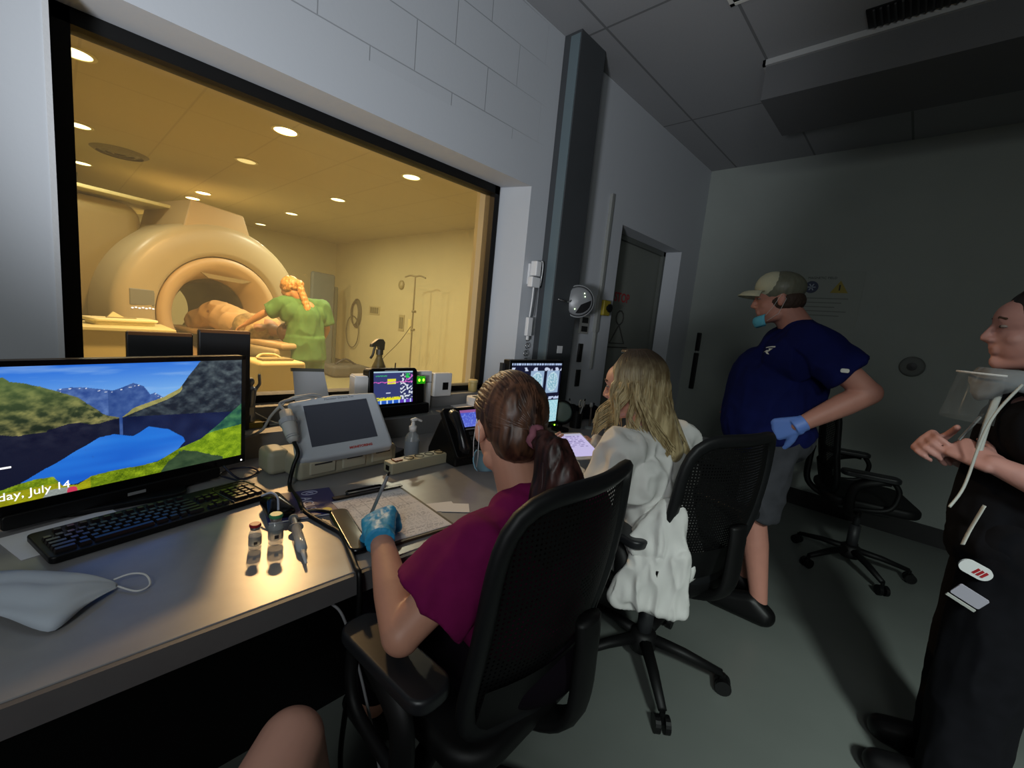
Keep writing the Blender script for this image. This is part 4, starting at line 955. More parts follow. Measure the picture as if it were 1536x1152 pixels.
for x in (1.87, 2.06): cap(b, (x, 5, .8), .115, (x, 5, .47), .095); frus(b, (x, 5, .5), .095, (x, 4.99, .07), .085)
blob('trousers', b, m_gr, P5, .011, 3, fold=(.014, 7, (1, 1, .4)))
for x in (1.87, 2.06):
    b = BM(); hull_s(b, [((x, 4.94, .05), .045), ((x, 5.13, .04), .038), ((x, 4.99, .08), .045)]); blob('shoe', b, m_white, P5, .01)
mf = hair_mat('fair_hair', 'a8763f', 'cf9f5c')
b = BM(); ell(b, (0, -.025, .03), (.084, .098, .095), hM); blob('hair', b, mf, P5, .009, 2, fold=(.008, 26, (1, 1, 1)))
b = BM(); ell(b, hM @ V((.02, -.12, .02)), (.045, .045, .04)); cap(b, hM @ V((.02, -.12, .0)), .035, (1.93, 4.87, 1.25), .03); blob('hair_bun', b, mf, P5, .009, 2, fold=(.006, 30, (1, 1, 1)))

# ---- person 6: bare knee at the bottom edge
P6 = thing('person', 'seated person of whom only a bare knee and thigh show at the bottom edge', 'person', (.05, .35, 0))
b = BM(); cap(b, (-.03, .40, .50), .088, (.26, .675, .575), .056); cap(b, (.265, .68, .56), .054, (.30, .70, .40), .05); cap(b, (.30, .70, .40), .05, (.30, .74, .12), .036); cap(b, (.30, .74, .07), .035, (.33, .88, .04), .028)
cap(b, (-.16, .25, .50), .085, (-.20, .70, .52), .06); cap(b, (-.20, .70, .52), .055, (-.20, .74, .12), .036); cap(b, (-.2, .74, .07), .035, (-.2, .88, .04), .028)
blob('body', b, m_skin2, P6, .006, 3)
b = BM(); cap(b, (-.06, .20, .50), .11, (-.02, .40, .51), .10); cap(b, (-.16, .2, .5), .11, (-.18, .42, .52), .1); cap(b, (-.15, .08, .5), .13, (.02, .08, .5), .13)
blob('shorts', b, m_blkcloth, P6, .009, 3)
for x in (.31, -.2):
    b = BM(); hull_s(b, [((x, .73, .05), .045), ((x + .01, .90, .04), .038), ((x, .76, .09), .045)]); blob('shoe', b, m_black, P6, .008)
b = BM(); prism(b, [(x - .07, y + .17) for x, y in rrect(.5, .42, .06)], .34, .39); lathe(b, [(.03, .02), (.03, .36)], Matrix.Translation((-.07, .17, 0))); lathe(b, [(.2, .005), (.2, .02), (.03, .05)], Matrix.Translation((-.07, .17, 0)))
tag(obj('stool', b, m_black), 'black stool under the seated person at the bottom edge', 'stool')

# ------------------------------------------------------------------ THINGS ON THE COUNTER
# main monitor
MO = V((.43, 1.567, 0)); ML = V((-.964, -.267, 0)).normalized(); MR = -ML; MN = MR.cross(V((0, 0, 1)))   # MN faces the room
MN = V((MR.y, -MR.x, 0)).normalized()
mon = thing('computer_monitor', 'large black monitor showing a mountain lake wallpaper on the left of the counter', 'monitor', (.16, 1.50, .75))
def MP(x, z, y=0): return MO + ML * (.58 - x) + V((0, 0, z)) + MN * y
def mM(x, z, y=0): return plane_M(MP(x, z, y), MR, (0, 0, 1))
b = BM(); prism(b, rrect(.58, .352, .008, 3, .29, .176), -.03, 0, mM(0, .790)); obj('housing', b, m_black, mon, world=True, bevel=.003)
b = BM(); w_ = .014
for (x0, x1, z0, z1) in ((0, .58, 1.129, 1.142), (0, .58, .79, .815), (0, .012, .79, 1.142), (.568, .58, .79, 1.142)): box(b, (x0, z0 - .79, 0), (x1, z1 - .79, .004), mM(0, .79))
obj('bezel', b, m_blackg, mon, world=True)
LS = [(0, .80), (.085, .93), (.103, .893), (.151, .874), (.24, .799), (.299, .744), (.39, .583), (.439, .548)]
FAR = [(.235, .816), (.278, .829), (.32, .82), (.369, .801), (.417, .781), (.455, .80), (.495, .83), (.535, .80), (.562, .72), (.58, .735), (.612, .691)]
RH = [(.452, .551), (.492, .616), (.62, .689), (.689, .757), (.729, .865), (.786, .999), (.79, 1.1), (1.0, 1.1)]
WATER = [(.115, .144), (.213, .244), (.297, .334), (.363, .403), (.418, .413), (.49, .374), (.552, .439), (.633, .391), (.702, .294), (.71, .249), (.678, .186), (.586, .109), (.514, .093), (.414, .10), (.334, .087), (.286, .053), (.236, .066), (.211, .148), (.159, .147)]
MOSS = [(0, .10), (.063, .12), (.115, .144), (.159, .155), (.211, .148), (.236, .066), (.286, .046), (.334, .095), (.414, .105), (.514, .10), (.586, .105), (.678, .186), (.785, .245), (.88, .37), (.93, .45), (1.01, .56), (1.01, -.1), (0, -.1)]
GREEN2 = [(.686, .183), (.72, .24), (.768, .26), (.85, .30), (1.01, .33), (1.01, -.1), (.864, .03), (.742, .10)]
def lake(u, v):
    n1 = nz(u, v*.6, 14); n2 = fb(u, v*.8, 22) * .42; n3 = nz(u, v*1.3, 150) * .7
    if inpoly(u, v, MOSS):
        if inpoly(u + n2*.01, v + n2*.02, [(.60, .004), (.63, .08), (.70, .165), (.78, .12), (.90, .02), (.9, -.1), (.6, -.1)]): return mixc((38, 58, 40), (70, 92, 62), .5 + n2)
        if inpoly(u, v, GREEN2): return mixc((70, 104, 12), (176, 204, 40), .5 + n2*.9 + n3*.4)
        if u > .68 and not inpoly(u, v, [(.66, .19), (.72, .22), (.74, .10)]): return mixc((22, 66, 62), (88, 150, 92), .4 + n2*.9 + nz(u, v, 25)*.4)
        g = mixc((50, 74, 8), (170, 196, 34), .5 + n2*.9 + n3*.5)
        if u < .33 and v < .09: g = mixc(g, (196, 170, 20), .5)
        if inpoly(u + n2*.01, v, [(.19, .05), (.26, .045), (.30, -.02), (.26, -.06), (.17, -.02)]): g = mixc((120, 130, 128), (170, 176, 170), .5 + n3)
        if (u - .268)**2 + ((v - .01)*.56)**2 < .0003: g = (206, 60, 92)
        return g
    if inpoly(u + n2*.003, v + n1*.01, WATER):
        c = mixc((20, 78, 190), (46, 140, 236), .5 + (v - .25)*.9 + nz(u*.4, v*2, 8)*.3)
        return mixc(c, (110, 176, 250), max(0, (u - .45)*3*(1 - abs(v - .16)*9)) * .6)
    if v > interp(RH, u) and u < .79 or False: pass
    lh = interp(LS, u) if u < .44 else -1
    rh = interp(RH, u) if u > .452 else -1
    lh += n2*.012; rh += n2*.010
    if lh > 0 and v < lh:
        sh = .53 + .02*n1 + .012*math.sin(u*30)
        if v > sh - .02 * (u < .2):
            k = (v - .53) / .3; c = mixc((30, 40, 30), (150, 142, 86), .40 + n2*2.0)
            c = mixc(c, (206, 190, 120), max(0, (u - .2)*2.0 * (.62 - abs(v - .60)*2))) if n2 > -.05 else c
            return mixc(c, (96, 120, 66), max(0, k*.6))
        return mixc((14, 18, 42), (60, 62, 76), .22 + n2*1.0 * max(0, (v - .3)*4) - (.5 - v)*.4)
    if rh > 0 and v < rh:
        if u < .80 and v > interp([(.45, .545), (.53, .60), (.62, .655), (.69, .70)], u) - .0 and v < rh and u < .70 and rh - v < .04: return mixc((120, 120, 70), (190, 180, 110), .5 + n2)
        if v < .55 - (u - .452)*.15: return mixc((12, 22, 58), (26, 38, 76), .5 + n1)
        k = n2*1.5 + .35
        return mixc((26, 34, 46), (92, 104, 108), k + (v - .75)*.5)
    fh = interp(FAR, u) if .235 < u < .612 else 0
    if v < fh + n2*.006:
        c = mixc((44, 74, 142), (104, 134, 190), .42 + fb(u*1.6, v, 20)*.45)
        if .40 < u < .56: c = mixc(c, (30, 58, 118), .35 - (u - .45)*2)
        if nz(u, v, 90) > .42 and v > fh - .03: c = (220, 226, 240)
        return c
    if v < .56: return mixc((14, 30, 78), (36, 62, 122), .5 + n2) if v > .38 or True else (0, 0, 0)
    c = mixc((120, 176, 238), (24, 96, 214), (v - .70)*3.0 - u*.25)
    return mixc(c, (196, 216, 244), max(0, fb(u*.4, v*2.0, 6)*.8 - .05) * .75)
picture('screen', .556, .314, 420, 236, lake, emis_attr('main_screen', .95), mM(.012, .815, .0015), mon)
m_txt = mat('screen_text', 'ffffff', .5, emit=1.1)
textobj('screen_date', 'Thursday, July 14', .026, m_txt, mM(.012 - .035, .836, .003), mon, ext=.0002)
textobj('screen_time', '7:41', .075, m_txt, mM(.012 - .105, .868, .003), mon, ext=.0002)
b = BM(); box(b, (.0, .083, .002), (.063, .087, .0025), mM(.0, .818)); obj('screen_line', b, m_txt, mon, world=True)
b = BM(); box(b, (.566, .003, .004), (.570, .007, .005), mM(0, .793)); obj('power_light', b, mat('white_led', 'ffffff', .5, emit=3), mon, world=True)
b = BM(); prism(b, rrect(.46, .035, .008, 3, .27, 0), -.03, .012, mM(0, .776)); obj('speaker_bar', b, m_black, mon, world=True, bevel=.004)
b = BM(); box(b, (.24, 0, -.075), (.32, .16, -.04), mM(0, .755)); obj('stand_neck', b, m_black, mon, world=True, bevel=.006)
b = BM(); prism(b, rrect(.26, .17, .03, 5), .7505, .765, Matrix.Translation(MP(.28, 0, -.045))); obj('stand_base', b, m_black, mon, world=True, bevel=.004)
b = BM(); box(b, (.265, .006, .0125), (.305, .014, .0135), mM(0, .766)); obj('brand_plate', b, m_grey, mon, world=True)

# keyboard
kf0, kf1 = V((-.015, 1.207, .75)), V((.435, 1.314, .75)); kr = (kf1 - kf0).normalized(); ku = V((-kr.y, kr.x, 0))
kb = thing('keyboard', 'black full-size keyboard in front of the large monitor', 'keyboard', kf0, (0, 0, math.atan2(kr.y, kr.x)))
b = BM(); prism(b, rrect(.462, .155, .012, 4, .231, .0775), .0008, .017); obj('keyboard_case', b, m_black, kb, bevel=.004)
mk = mat('key_black', '1a1518', .3, spec=.6); nkey = 0
def key(x, y, w, h=.016):
    global nkey
    b = BM(); x0, x1, y0, y1 = x, x + w - .003, y, y + h - .002
    q = .0022; vs = [b.verts.new(p) for p in ((x0, y0, .016), (x1, y0, .016), (x1, y1, .016), (x0, y1, .016), (x0+q, y0+q, .0245), (x1-q, y0+q, .0245), (x1-q, y1-q, .0245), (x0+q, y1-q, .0245))]
    for f_ in ((4, 5, 6, 7), (0, 1, 5, 4), (1, 2, 6, 5), (2, 3, 7, 6), (3, 0, 4, 7)): b.faces.new([vs[i] for i in f_])
    obj('key', b, mk, kb); nkey += 1
for rI, (y, xs) in enumerate(((.016, [(0, 2), (2, 1.3), (3.3, 6), (9.3, 1.5), (10.8, 1.2), (12, 1), (13, 2)]), (.034, [(0, 2.3)] + [(2.3 + k, 1) for k in range(10)] + [(12.3, 2.7)]), (.052, [(0, 1.8)] + [(1.8 + k, 1) for k in range(11)] + [(12.8, 2.2)]), (.070, [(0, 1.5)] + [(1.5 + k, 1) for k in range(12)] + [(13.5, 1.5)]), (.088, [(k, 1) for k in range(13)] + [(13, 2)]))):
    for x, w in xs: key(.012 + x*.0188, y, w*.0188)
for k in range(12): key(.035 + k*.0215, .118, .0188)
for k in range(3):
    key(.302 + k*.018, .016, .018); key(.302 + k*.018, .070, .018); key(.302 + k*.018, .088, .018)
key(.320, .034, .018)
for rI in range(4):
    for k in range(3): key(.368 + k*.0195, .034 + rI*.018, .019)
key(.368, .016, .0385); key(.4065, .016, .019); key(.4265, .016, .019, .034); key(.4265, .052, .019, .034); key(.4265, .088, .019)
b = BM(); tube(b, smoothpath([(.360, .008, .019), (.358, .06, .021), (.362, .125, .021), (.40, .132, .021), (.447, .128, .021), (.452, .08, .021), (.450, .01, .019)]), .0018, 6); obj('keypad_rim', b, m_blackg, kb, smooth=True)

# objects helper
def kbx(a, b_): pass
def stuff_rot(name, label, cat, p, az=0, group=None): return thing(name, label, cat, p, (0, 0, -R_(az)), group)
# papers under the monitor
t = thing('paper_sheet', 'loose sheet of paper under the left of the large monitor behind the keyboard', 'paper', (.02, 1.36, .7505), .3)
b = BM(); prism(b, rrect(.20, .14, .002, 2), 0, .0012); obj('sheet', b, m_paper, t)
# cables at monitor right
tag(obj('monitor_cable', (lambda b: tube(b, smoothpath([(.36, 1.52, .80), (.40, 1.50, .756), (.46, 1.53, .757), (.455, 1.585, .757), (.40, 1.60, .757), (.36, 1.56, .757), (.40, 1.47, .757), (.42, 1.43, .757)]), .0035, 6))(BM()), mat('blue_black_cable', '1c2036', .5), smooth=True), 'dark thin cable looping beside the lower right corner of the large monitor', 'cable')

# medical console: beige base and tilted screen unit
co = thing('medical_console', 'light grey bedside console with a blank tilted screen on a beige base', 'medical console', (.72, 1.42, .75))
cr_ = (V((.905, 1.43, 0)) - V((.545, 1.405, 0))).normalized(); cu = V((-cr_.y, cr_.x, 0))
B0 = V((.535, 1.385, .7505))
Mb = plane_M(B0, cr_, cu)   # x right, y back, z up
m_beige = mat('aged_beige', 'a5a18c', .5, var=.04)
b = BM(); box(b, (0, .0, 0), (.38, .20, .075), Mb); obj('base', b, m_beige, co, world=True, bevel=.018, bseg=3)
for k in range(3):
    b = BM(); box(b, (.035 + .115*k, -.006, .018), (.125 + .115*k, .004, .062), Mb); pn = obj('drawer_front', b, mat('beige_light', 'b0ac98', .5), co, world=True, bevel=.005)
    b = BM(); box(b, (.05 + .115*k, -.0075, .052), (.11 + .115*k, -.004, .0565), Mb); obj('finger_slot', b, m_dgrey, pn, world=True)
b = BM(); box(b, (-.05, .10, 0), (.02, .20, .085), Mb); obj('side_lobe', b, m_beige, co, world=True, bevel=.02, bseg=3)
TL, TR, BR, BL = (at(400, 606, 1.47), at(556, 598, 1.585), at(590, 667, 1.555), at(449, 693, 1.39))
rgt = (BR - BL).normalized(); up = ((TL - BL) - rgt * (TL - BL).dot(rgt)).normalized(); Mc = plane_M(BL, rgt, up)
W_ = (BR - BL).length; H_ = (TL - BL).dot(up)
b = BM(); prism(b, [(-.004, 0), (W_, 0), (W_ + .002, .02), (W_ - .004, H_), (W_ * .5, H_ + .012), (.0, H_), (-.008, .02)], -.045, 0, Mc); obj('screen_unit', b, mat('cool_grey_shell', 'b6bdc4', .4), co, world=True, bevel=.012, bseg=3)
b = BM(); box(b, (.045, .045, .0005), (W_ - .045, H_ - .028, .002), Mc); obj('screen', b, mat('blank_lcd', '3f434e', .25), co, world=True)
for s_ in ('f',): 
    textobj('maker_name', 'Monitor Direct Tm', .013, mat('faint_print', '7d858e', .6), plane_M(BL + rgt * (W_*.38) + up * (H_ - .010) + rgt.cross(up)*.0008, rgt, up), co)
    textobj('red_print', 'MONITORING', .012, mat('red_print', 'b0443e', .6), plane_M(BL + rgt * (W_*.52) + up * .018 + rgt.cross(up)*.0008, rgt, up), co, bold=.0006)
# handpiece in a holder on the console's left
t = thing('ultrasound_handpiece', 'pale grey ribbed handpiece hanging on the left of the bedside console', 'handpiece', (0, 0, 0))
A_, B_ = at(428, 617, 1.44), at(441, 663, 1.40)
b = BM(); dd = (B_ - A_); tube(b, [A_, A_ + dd*.25, A_ + dd*.30, A_ + dd*.65, A_ + dd*.9, B_], [.019, .021, .025, .022, .018, .014], 16); obj('grip', b, mat('handpiece_grey', 'a9a9a4', .5), t, smooth=True)
b = BM(); tube(b, [A_ + dd*.28, A_ + dd*.42], [.028, .027], 16); obj('collar', b, m_grey, t)
for k in (.80, .86): 
    b = BM(); tube(b, [A_ + dd*k, A_ + dd*(k + .02)], [.021, .021], 16); obj('rib', b, m_grey, t)
b = BM(); tube(b, smoothpath([B_, at(447, 680, 1.38), at(440, 700, 1.37), V((.50, 1.36, .757)), V((.485, 1.25, .757)), V((.468, 1.16, .758)), V((.482, 1.06, .757)), V((.492, .99, .757)), V((.47, .90, .757)), V((.452, .835, .757)), V((.447, .806, .74)), V((.446, .804, .60)), V((.45, .86, .25)), V((.5, .9, .02))], 8), .0065, 8); obj('black_lead', b, m_black, t, smooth=True)
b = BM(); tube(b, smoothpath([A_, at(420, 605, 1.46), at(440, 598, 1.50), at(470, 592, 1.55), at(492, 600, 1.60)], 6), .005, 8); obj('grey_lead', b, m_grey, t, smooth=True)
tag(obj('loose_cable', (lambda b: tube(b, smoothpath([at(366, 657, 1.55), at(392, 646, 1.55), at(408, 622, 1.53), at(432, 600, 1.5), at(455, 594, 1.52), at(480, 594, 1.6)], 6), .005, 8))(BM()), mat('pale_cord', '9d9f9c', .5), smooth=True), 'pale thick cord arching from behind the large monitor over to the console', 'cord')
tag(obj('thin_wires', (lambda b: (tube(b, smoothpath([(.50, 1.80, .855), (.58, 1.79, .845), (.66, 1.80, .85), (.72, 1.78, .86)]), .003, 6), tube(b, smoothpath([(.52, 1.82, .90), (.60, 1.79, .85), (.68, 1.77, .845), (.74, 1.76, .85)]), .003, 6), b)[2])(BM()), mat('pale_cord', '9d9f9c'), smooth=True), 'two thin pale wires lying on the ledge between the figurine and the console', 'wire')
# thin pale strand from counter to floor beside the near armrest
tag(obj('loose_cable', (lambda b: tube(b, smoothpath([(.40, .835, .69), (.415, .80, .66), (.44, .74, .50), (.46, .66, .25), (.47, .62, .01)], 8), .0032, 6))(BM()), mat('pale_strand', '77777a', .6), smooth=True), 'thin pale line running from the counter edge toward the floor by the armrest', 'cord')
# figurine (silver) on a yellow base
t = thing('figurine', 'small silver figurine with a raised arm on a yellow block behind the large monitor', 'figurine', (.515, 1.805, .84))
b = BM(); prism(b, rrect(.075, .05, .004), 0, .020); obj('plinth', b, mat('brass_block', 'a08f3c', .5), t)
b = BM(); box(b, (.038, -.02, 0), (.06, .02, .018)); obj('plinth_end', b, m_black, t)
b = BM(); cap(b, (0, 0, .025), .016, (0, 0, .04), .012); cap(b, (-.004, 0, .03), .009, (-.003, 0, .09), .010); cap(b, (.008, 0, .03), .009, (.006, 0, .09), .010); cap(b, (0, 0, .09), .015, (.002, 0, .14), .018)
cap(b, (.016, 0, .145), .007, (.030, 0, .165), .006); cap(b, (.030, 0, .165), .006, (.028, 0, .20), .006); cap(b, (-.014, 0, .145), .007, (-.022, 0, .12), .006); ell(b, (.0, 0, .175), (.013, .013, .016)); cap(b, (0, 0, .14), .008, (0, 0, .17), .007)
for v_ in b.verts: v_.co = v_.co + V((.515, 1.805, .84))
blob('figure', b, mat('silver', '9a9a9c', .3, metal=.9), t, .0032, 2)
# dark panels on the ledge behind the monitor
for (x0, x1, z0, z1, y, lab) in ((.165, .335, .90, 1.185, 1.80, 'dark flat panel standing on the ledge, left one behind the large monitor'), (.347, .502, .84, 1.203, 1.78, 'dark flat panel with a shiny top edge, right one behind the large monitor')):
    t = thing('display_panel', lab, 'display', ((x0 + x1)/2, y, .84), 0, 'dark panels behind the large monitor')
    b = BM(); box(b, (x0 - (x0+x1)/2, -.012, 0.0), (x1 - (x0+x1)/2, .02, z1 - .84)); obj('back_shell', b, mat('charcoal_shell', '1b1c1e', .5), t, bevel=.004)
    b = BM(); box(b, (x0 - (x0+x1)/2 + .004, -.014, z1 - .848), (x1 - (x0+x1)/2 - .004, .02, z1 - .838)); obj('top_edge', b, mat('copper_edge', '8a5f3c', .35, metal=.4), t)
    b = BM(); box(b, (-.05, -.014, .10), (.05, -.0115, .20)); obj('vent_panel', b, m_dgrey, t)
# white card holder
def ledge(px, py, Y):
    q = at(px, py, 1); d_ = q - CAM; return CAM + d_ * (Y / d_.y)
t = thing('card_stand', 'tilted white card in an upright holder on the window ledge behind the console', 'card', (.755, 1.84, .903))
b = BM(); Mx = plane_M((.688, 1.835, .9035), (1, .0, 0), (-.05, .16, 1)); prism(b, [(0, 0), (.145, 0), (.128, .142), (.002, .148)], 0, .004, Mx); obj('card', b, mat('card_white', 'b4b8bd', .7), t, world=True)
b = BM(); prism(b, [(-.002, .143), (.13, .138), (.13, .151), (-.002, .157)], -.012, .0045, Mx); obj('holder_clip', b, mat('holder_grey', '55564f', .5), t, world=True)
b = BM(); box(b, (.0, 0, -.05), (.145, .008, .006), Mx); obj('holder_foot', b, m_grey, t, world=True)
# white folded box left of pulse monitor
t = thing('white_box', 'white angular box standing on the ledge left of the vital signs monitor', 'box', (.99, 1.80, .8405))
b = BM(); prism(b, [(-.075, -.02), (-.01, -.035), (.06, .0), (.05, .06), (-.06, .06)], 0, .185); obj('box_body', b, m_white, t, bevel=.003)
b = BM(); prism(b, [(-.07, -.015), (-.01, -.028), (.055, .0), (.05, .055), (-.055, .055)], .185, .190); obj('box_lid', b, m_paper, t)
t = thing('white_box', 'white box top showing behind the right side of the vital signs monitor', 'box', (1.30, 1.84, .8405))
b = BM(); box(b, (-.08, -.02, 0), (.06, .02, .20)); obj('box_body', b, m_white, t, bevel=.005)
b = BM(); box(b, (-.08, -.022, .14), (.06, -.02, .145)); obj('tape_seam', b, m_grey, t)
# vital signs monitor
vm = thing('vital_signs_monitor', 'small black vital signs monitor with a lit colour screen and green lights', 'patient monitor', (1.12, 1.76, .841))
Mv = plane_M((.972, 1.745, .862), (1, .04, 0), (0, .10, 1))
b = BM(); prism(b, rrect(.262, .205, .018, 4, .131, .1025), -.055, 0, Mv); obj('housing', b, m_black, vm, world=True, bevel=.005)
b = BM(); box(b, (.262, .03, -.09), (.315, .165, -.01), Mv); box(b, (.05, -.022, -.085), (.33, .03, .012), Mv); obj('side_module', b, m_black, vm, world=True, bevel=.008)
def vital(u, v):
    bg = (52, 60, 110)
    if v > .955: return (180, 210, 225)
    if v < .10: return ((96, 60, 180) if u > .66 else (40, 90, 190)) if (int(u*26) % 4) else (190, 220, 250)
    if .10 <= v < .20 and u < .68: return (226, 222, 40) if nz(u, v, 30) > -.55 + (.5 if u < .15 or v > .17 else 0) - .1 else bg
    if abs(v - (.665 + .012*math.sin(u*40))) < .012 and u < .98: return (214, 96, 190)
    if .60 < v < .76 and .33 < u < .55: return (226, 222, 50) if (v > .66 or .36 < u < .52) else (230, 226, 120)
    if u > .66:
        if .78 < v < .93 and .80 < u < .92: return (40, 200, 80) if nz(u, v, 22) > -.1 else bg
        if .10 < v < .92 and nz(u, v, 17) > .12: return (214, 220, 230) if v < .62 or u < .78 else (206, 110, 200)
        return (44, 50, 96)
    if .84 < v < .88 and .05 < u < .32 and nz(u, v, 60) > -.1: return (60, 190, 110)
    if .32 < v < .35 and .30 < u < .42: return (190, 200, 225)
    return bg
picture('screen', .212, .150, 88, 62, vital, emis_attr('vital_screen', 1.0), plane_M(Mv @ V((.022, .040, .001)), (1, .04, 0), (0, .10, 1)), vm)
b = BM(); box(b, (.266, .125, -.009), (.314, .162, -.004), Mv); obj('alarm_lights', b, mat('green_glow', '2c9a18', .4, emit=.35, ecol='30c010'), vm, world=True)
for x in (.277, .303):
    b = BM(); ball(b, Mv @ V((x, .143, -.003)), (.0055, .003, .007), u=12, v=8); obj('indicator_light', b, mat('green_led', '90ff30', .4, emit=5, ecol='8cff2c'), vm, world=True)
for k in range(7):
    b = BM(); cyl(b, Mv @ V((.075 + .026*k, .018, 0)), Mv @ V((.075 + .026*k, .018, .005)), .0085, seg=16); obj('button', b, mat('button_green_grey', '77806a', .5), vm, world=True)
b = BM(); tube(b, [Mv @ V((.155, .205, -.03)), Mv @ V((.157, .228, -.03))], .003, 8); obj('antenna', b, m_black, vm, world=True)
b = BM(); box(b, (.08, .192, .0005), (.15, .196, .001), Mv); obj('name_strip', b, m_grey, vm, world=True)
# spray bottle
t = thing('spray_bottle', 'brown translucent spray bottle with trigger on the window sill above the vital signs monitor', 'spray bottle', (1.085, 1.88, .903))
mb_ = mat('amber_plastic', '6d5d36', .35, spec=.5); md_ = mat('dark_trigger', '3b3524', .5)
b = BM(); lathe(b, [(.036, 0), (.040, .006), (.040, .12), (.036, .145), (.020, .185), (.014, .20), (.013, .215)], seg=28); obj('bottle', b, mb_, t, smooth=True)
b = BM(); lathe(b, [(.017, .213), (.017, .238), (.012, .242)], seg=24); obj('collar', b, md_, t)
b = BM(); prism(b, [(-.05, .012), (-.048, .026), (-.015, .052), (.012, .052), (.022, .038), (.020, .0), (-.008, .0), (-.012, .018)], -.011, .011, Matrix.Translation((0, 0, .236)) @ Matrix.Rotation(PI/2, 4, 'X')); obj('spray_head', b, md_, t, bevel=.003)
b = BM(); tube(b, smoothpath([(-.022, 0, .262), (-.030, 0, .235), (-.036, 0, .21), (-.047, 0, .195)]), .006, 8); obj('trigger', b, md_, t, smooth=True)
# square white box w/ black window
t = thing('intercom_speaker', 'square white box with a small black square, standing on the sill right of the monitor', 'speaker', (1.44, 1.845, .902))
b = BM(); box(b, (-.058, -.02, 0), (.058, .02, .125)); obj('casing', b, m_white, t, bevel=.005)
b = BM(); box(b, (-.004, -.0225, .035), (.032, -.0195, .075)); obj('black_window', b, m_black, t)
t = thing('jar', 'small cream jar in the lower right corner of the window sill', 'jar', (1.72, 1.90, .903))
b = BM(); lathe(b, [(.024, 0), (.026, .004), (.026, .05), (.024, .055)], seg=24); obj('jar_body', b, mat('cream_jar', 'b9a66a', .5), t, smooth=True)
b = BM(); lathe(b, [(.029, .055), (.029, .068), (.026, .07)], seg=24); obj('lid', b, mat('cream_jar_lid', 'cdbb80', .5), t)
t = thing('tape_roll', 'white roll of tape lying on papers at the right end of the ledge', 'tape', (1.66, 1.79, .848))
b = BM(); lathe(b, [(.028, 0), (.058, 0), (.058, .045), (.028, .045), (.028, 0)], seg=32, cap=False); obj('roll', b, m_paper, t, smooth=False)
b = BM(); lathe(b, [(.025, .001), (.028, .001), (.028, .044), (.025, .044), (.025, .001)], seg=32, cap=False); obj('core', b, m_beige, t)
for k, (x, y, a, lb) in enumerate(((1.62, 1.785, .1, 'white leaflet on the ledge, the lower one under the tape roll'), (1.58, 1.77, .35, 'small white leaflet on the ledge sticking out left of the tape roll'))):
    t = thing('leaflet', lb, 'paper', (x, y, .841 + .0025*k), a, 'leaflets on the ledge')
    b = BM(); prism(b, rrect(.20 - .05*k, .13 - .03*k, .002, 2), 0, .002); obj('sheet', b, m_paper, t)
# desk phone
ph = thing('desk_phone', 'black desk phone on a slanted stand with a small violet display', 'phone', (1.19, 1.33, .7505), R_(-4))
b = BM(); prism(b, [(-.10, 0), (.10, 0), (.10, .03), (.02, .175), (-.10, .06)], -.12, .12, Matrix.Rotation(PI/2, 4, 'Z') @ Matrix.Rotation(PI/2, 4, 'X'));
obj('stand', b, m_black, ph, bevel=.008)
Mp = Matrix.Translation((0, -.105, .03)) @ Matrix.Rotation(R_(52), 4, 'X')
b = BM(); prism(b, rrect(.25, .215, .015, 4, 0, .108), -.002, .022, Mp); obj('body', b, m_black, ph, bevel=.004)
b = BM(); tube(b, [Mp @ V((-.095, y, z)) for y, z in ((.02, .035), (.03, .046), (.10, .052), (.17, .046), (.185, .035))], [.020, .024, .016, .024, .020], 12); obj('handset', b, mat('handset_black', '141417', .25), ph, smooth=True)
def phd(u, v): return (150, 90, 150) if v > .86 else (mixc((98, 112, 220), (70, 90, 200), v) if nz(u, v, 12) < .25 else (120, 140, 230))
picture('display', .10, .075, 20, 16, phd, emis_attr('phone_screen', .9), parent_matrix(ph) @ Mp @ Matrix.Translation((-.045, .125, .0225)), ph)
for i in range(4):
    for j in range(3):
        b = BM(); box(b, (-.035 + .03*j, .022 + .022*i, .022), (-.013 + .03*j, .037 + .022*i, .026), Mp); obj('key', b, m_dgrey, ph, bevel=.001)
b = BM(); box(b, (-.045, .112, .022), (.055, .117, .026), Mp); obj('soft_key_strip', b, m_grey, ph)
# sanitizer bottle
t = thing('sanitizer_bottle', 'clear pump bottle of hand sanitizer behind the power strip', 'bottle', (.985, 1.42, .7505))
b = BM(); lathe(b, [(.026, 0), (.029, .005), (.029, .085), (.022, .10), (.014, .108), (.013, .115)], seg=28); obj('bottle', b, mat('clear_gel', 'b9c2c8', .08, alpha=.42, spec=.8), t, smooth=True)
b = BM(); lathe(b, [(.0295, .02), (.0297, .075)], seg=28, cap=False); obj('label', b, mat('bottle_label', '8d98a6', .5, alpha=.75), t, smooth=True)
b = BM(); lathe(b, [(.015, .113), (.015, .133), (.008, .136), (.006, .155)], seg=20); obj('collar', b, m_white, t, smooth=True)
b = BM(); tube(b, smoothpath([(-.008, .0, .157), (.012, 0, .160), (.038, 0, .150)]), [.010]*7 + [.007]*6, 10, flat=(1, .7)); obj('pump_head', b, m_white, t, smooth=True)
b = BM(); cyl(b, (0, 0, .01), (0, 0, .115), .002, seg=6); obj('dip_tube', b, m_white, t)
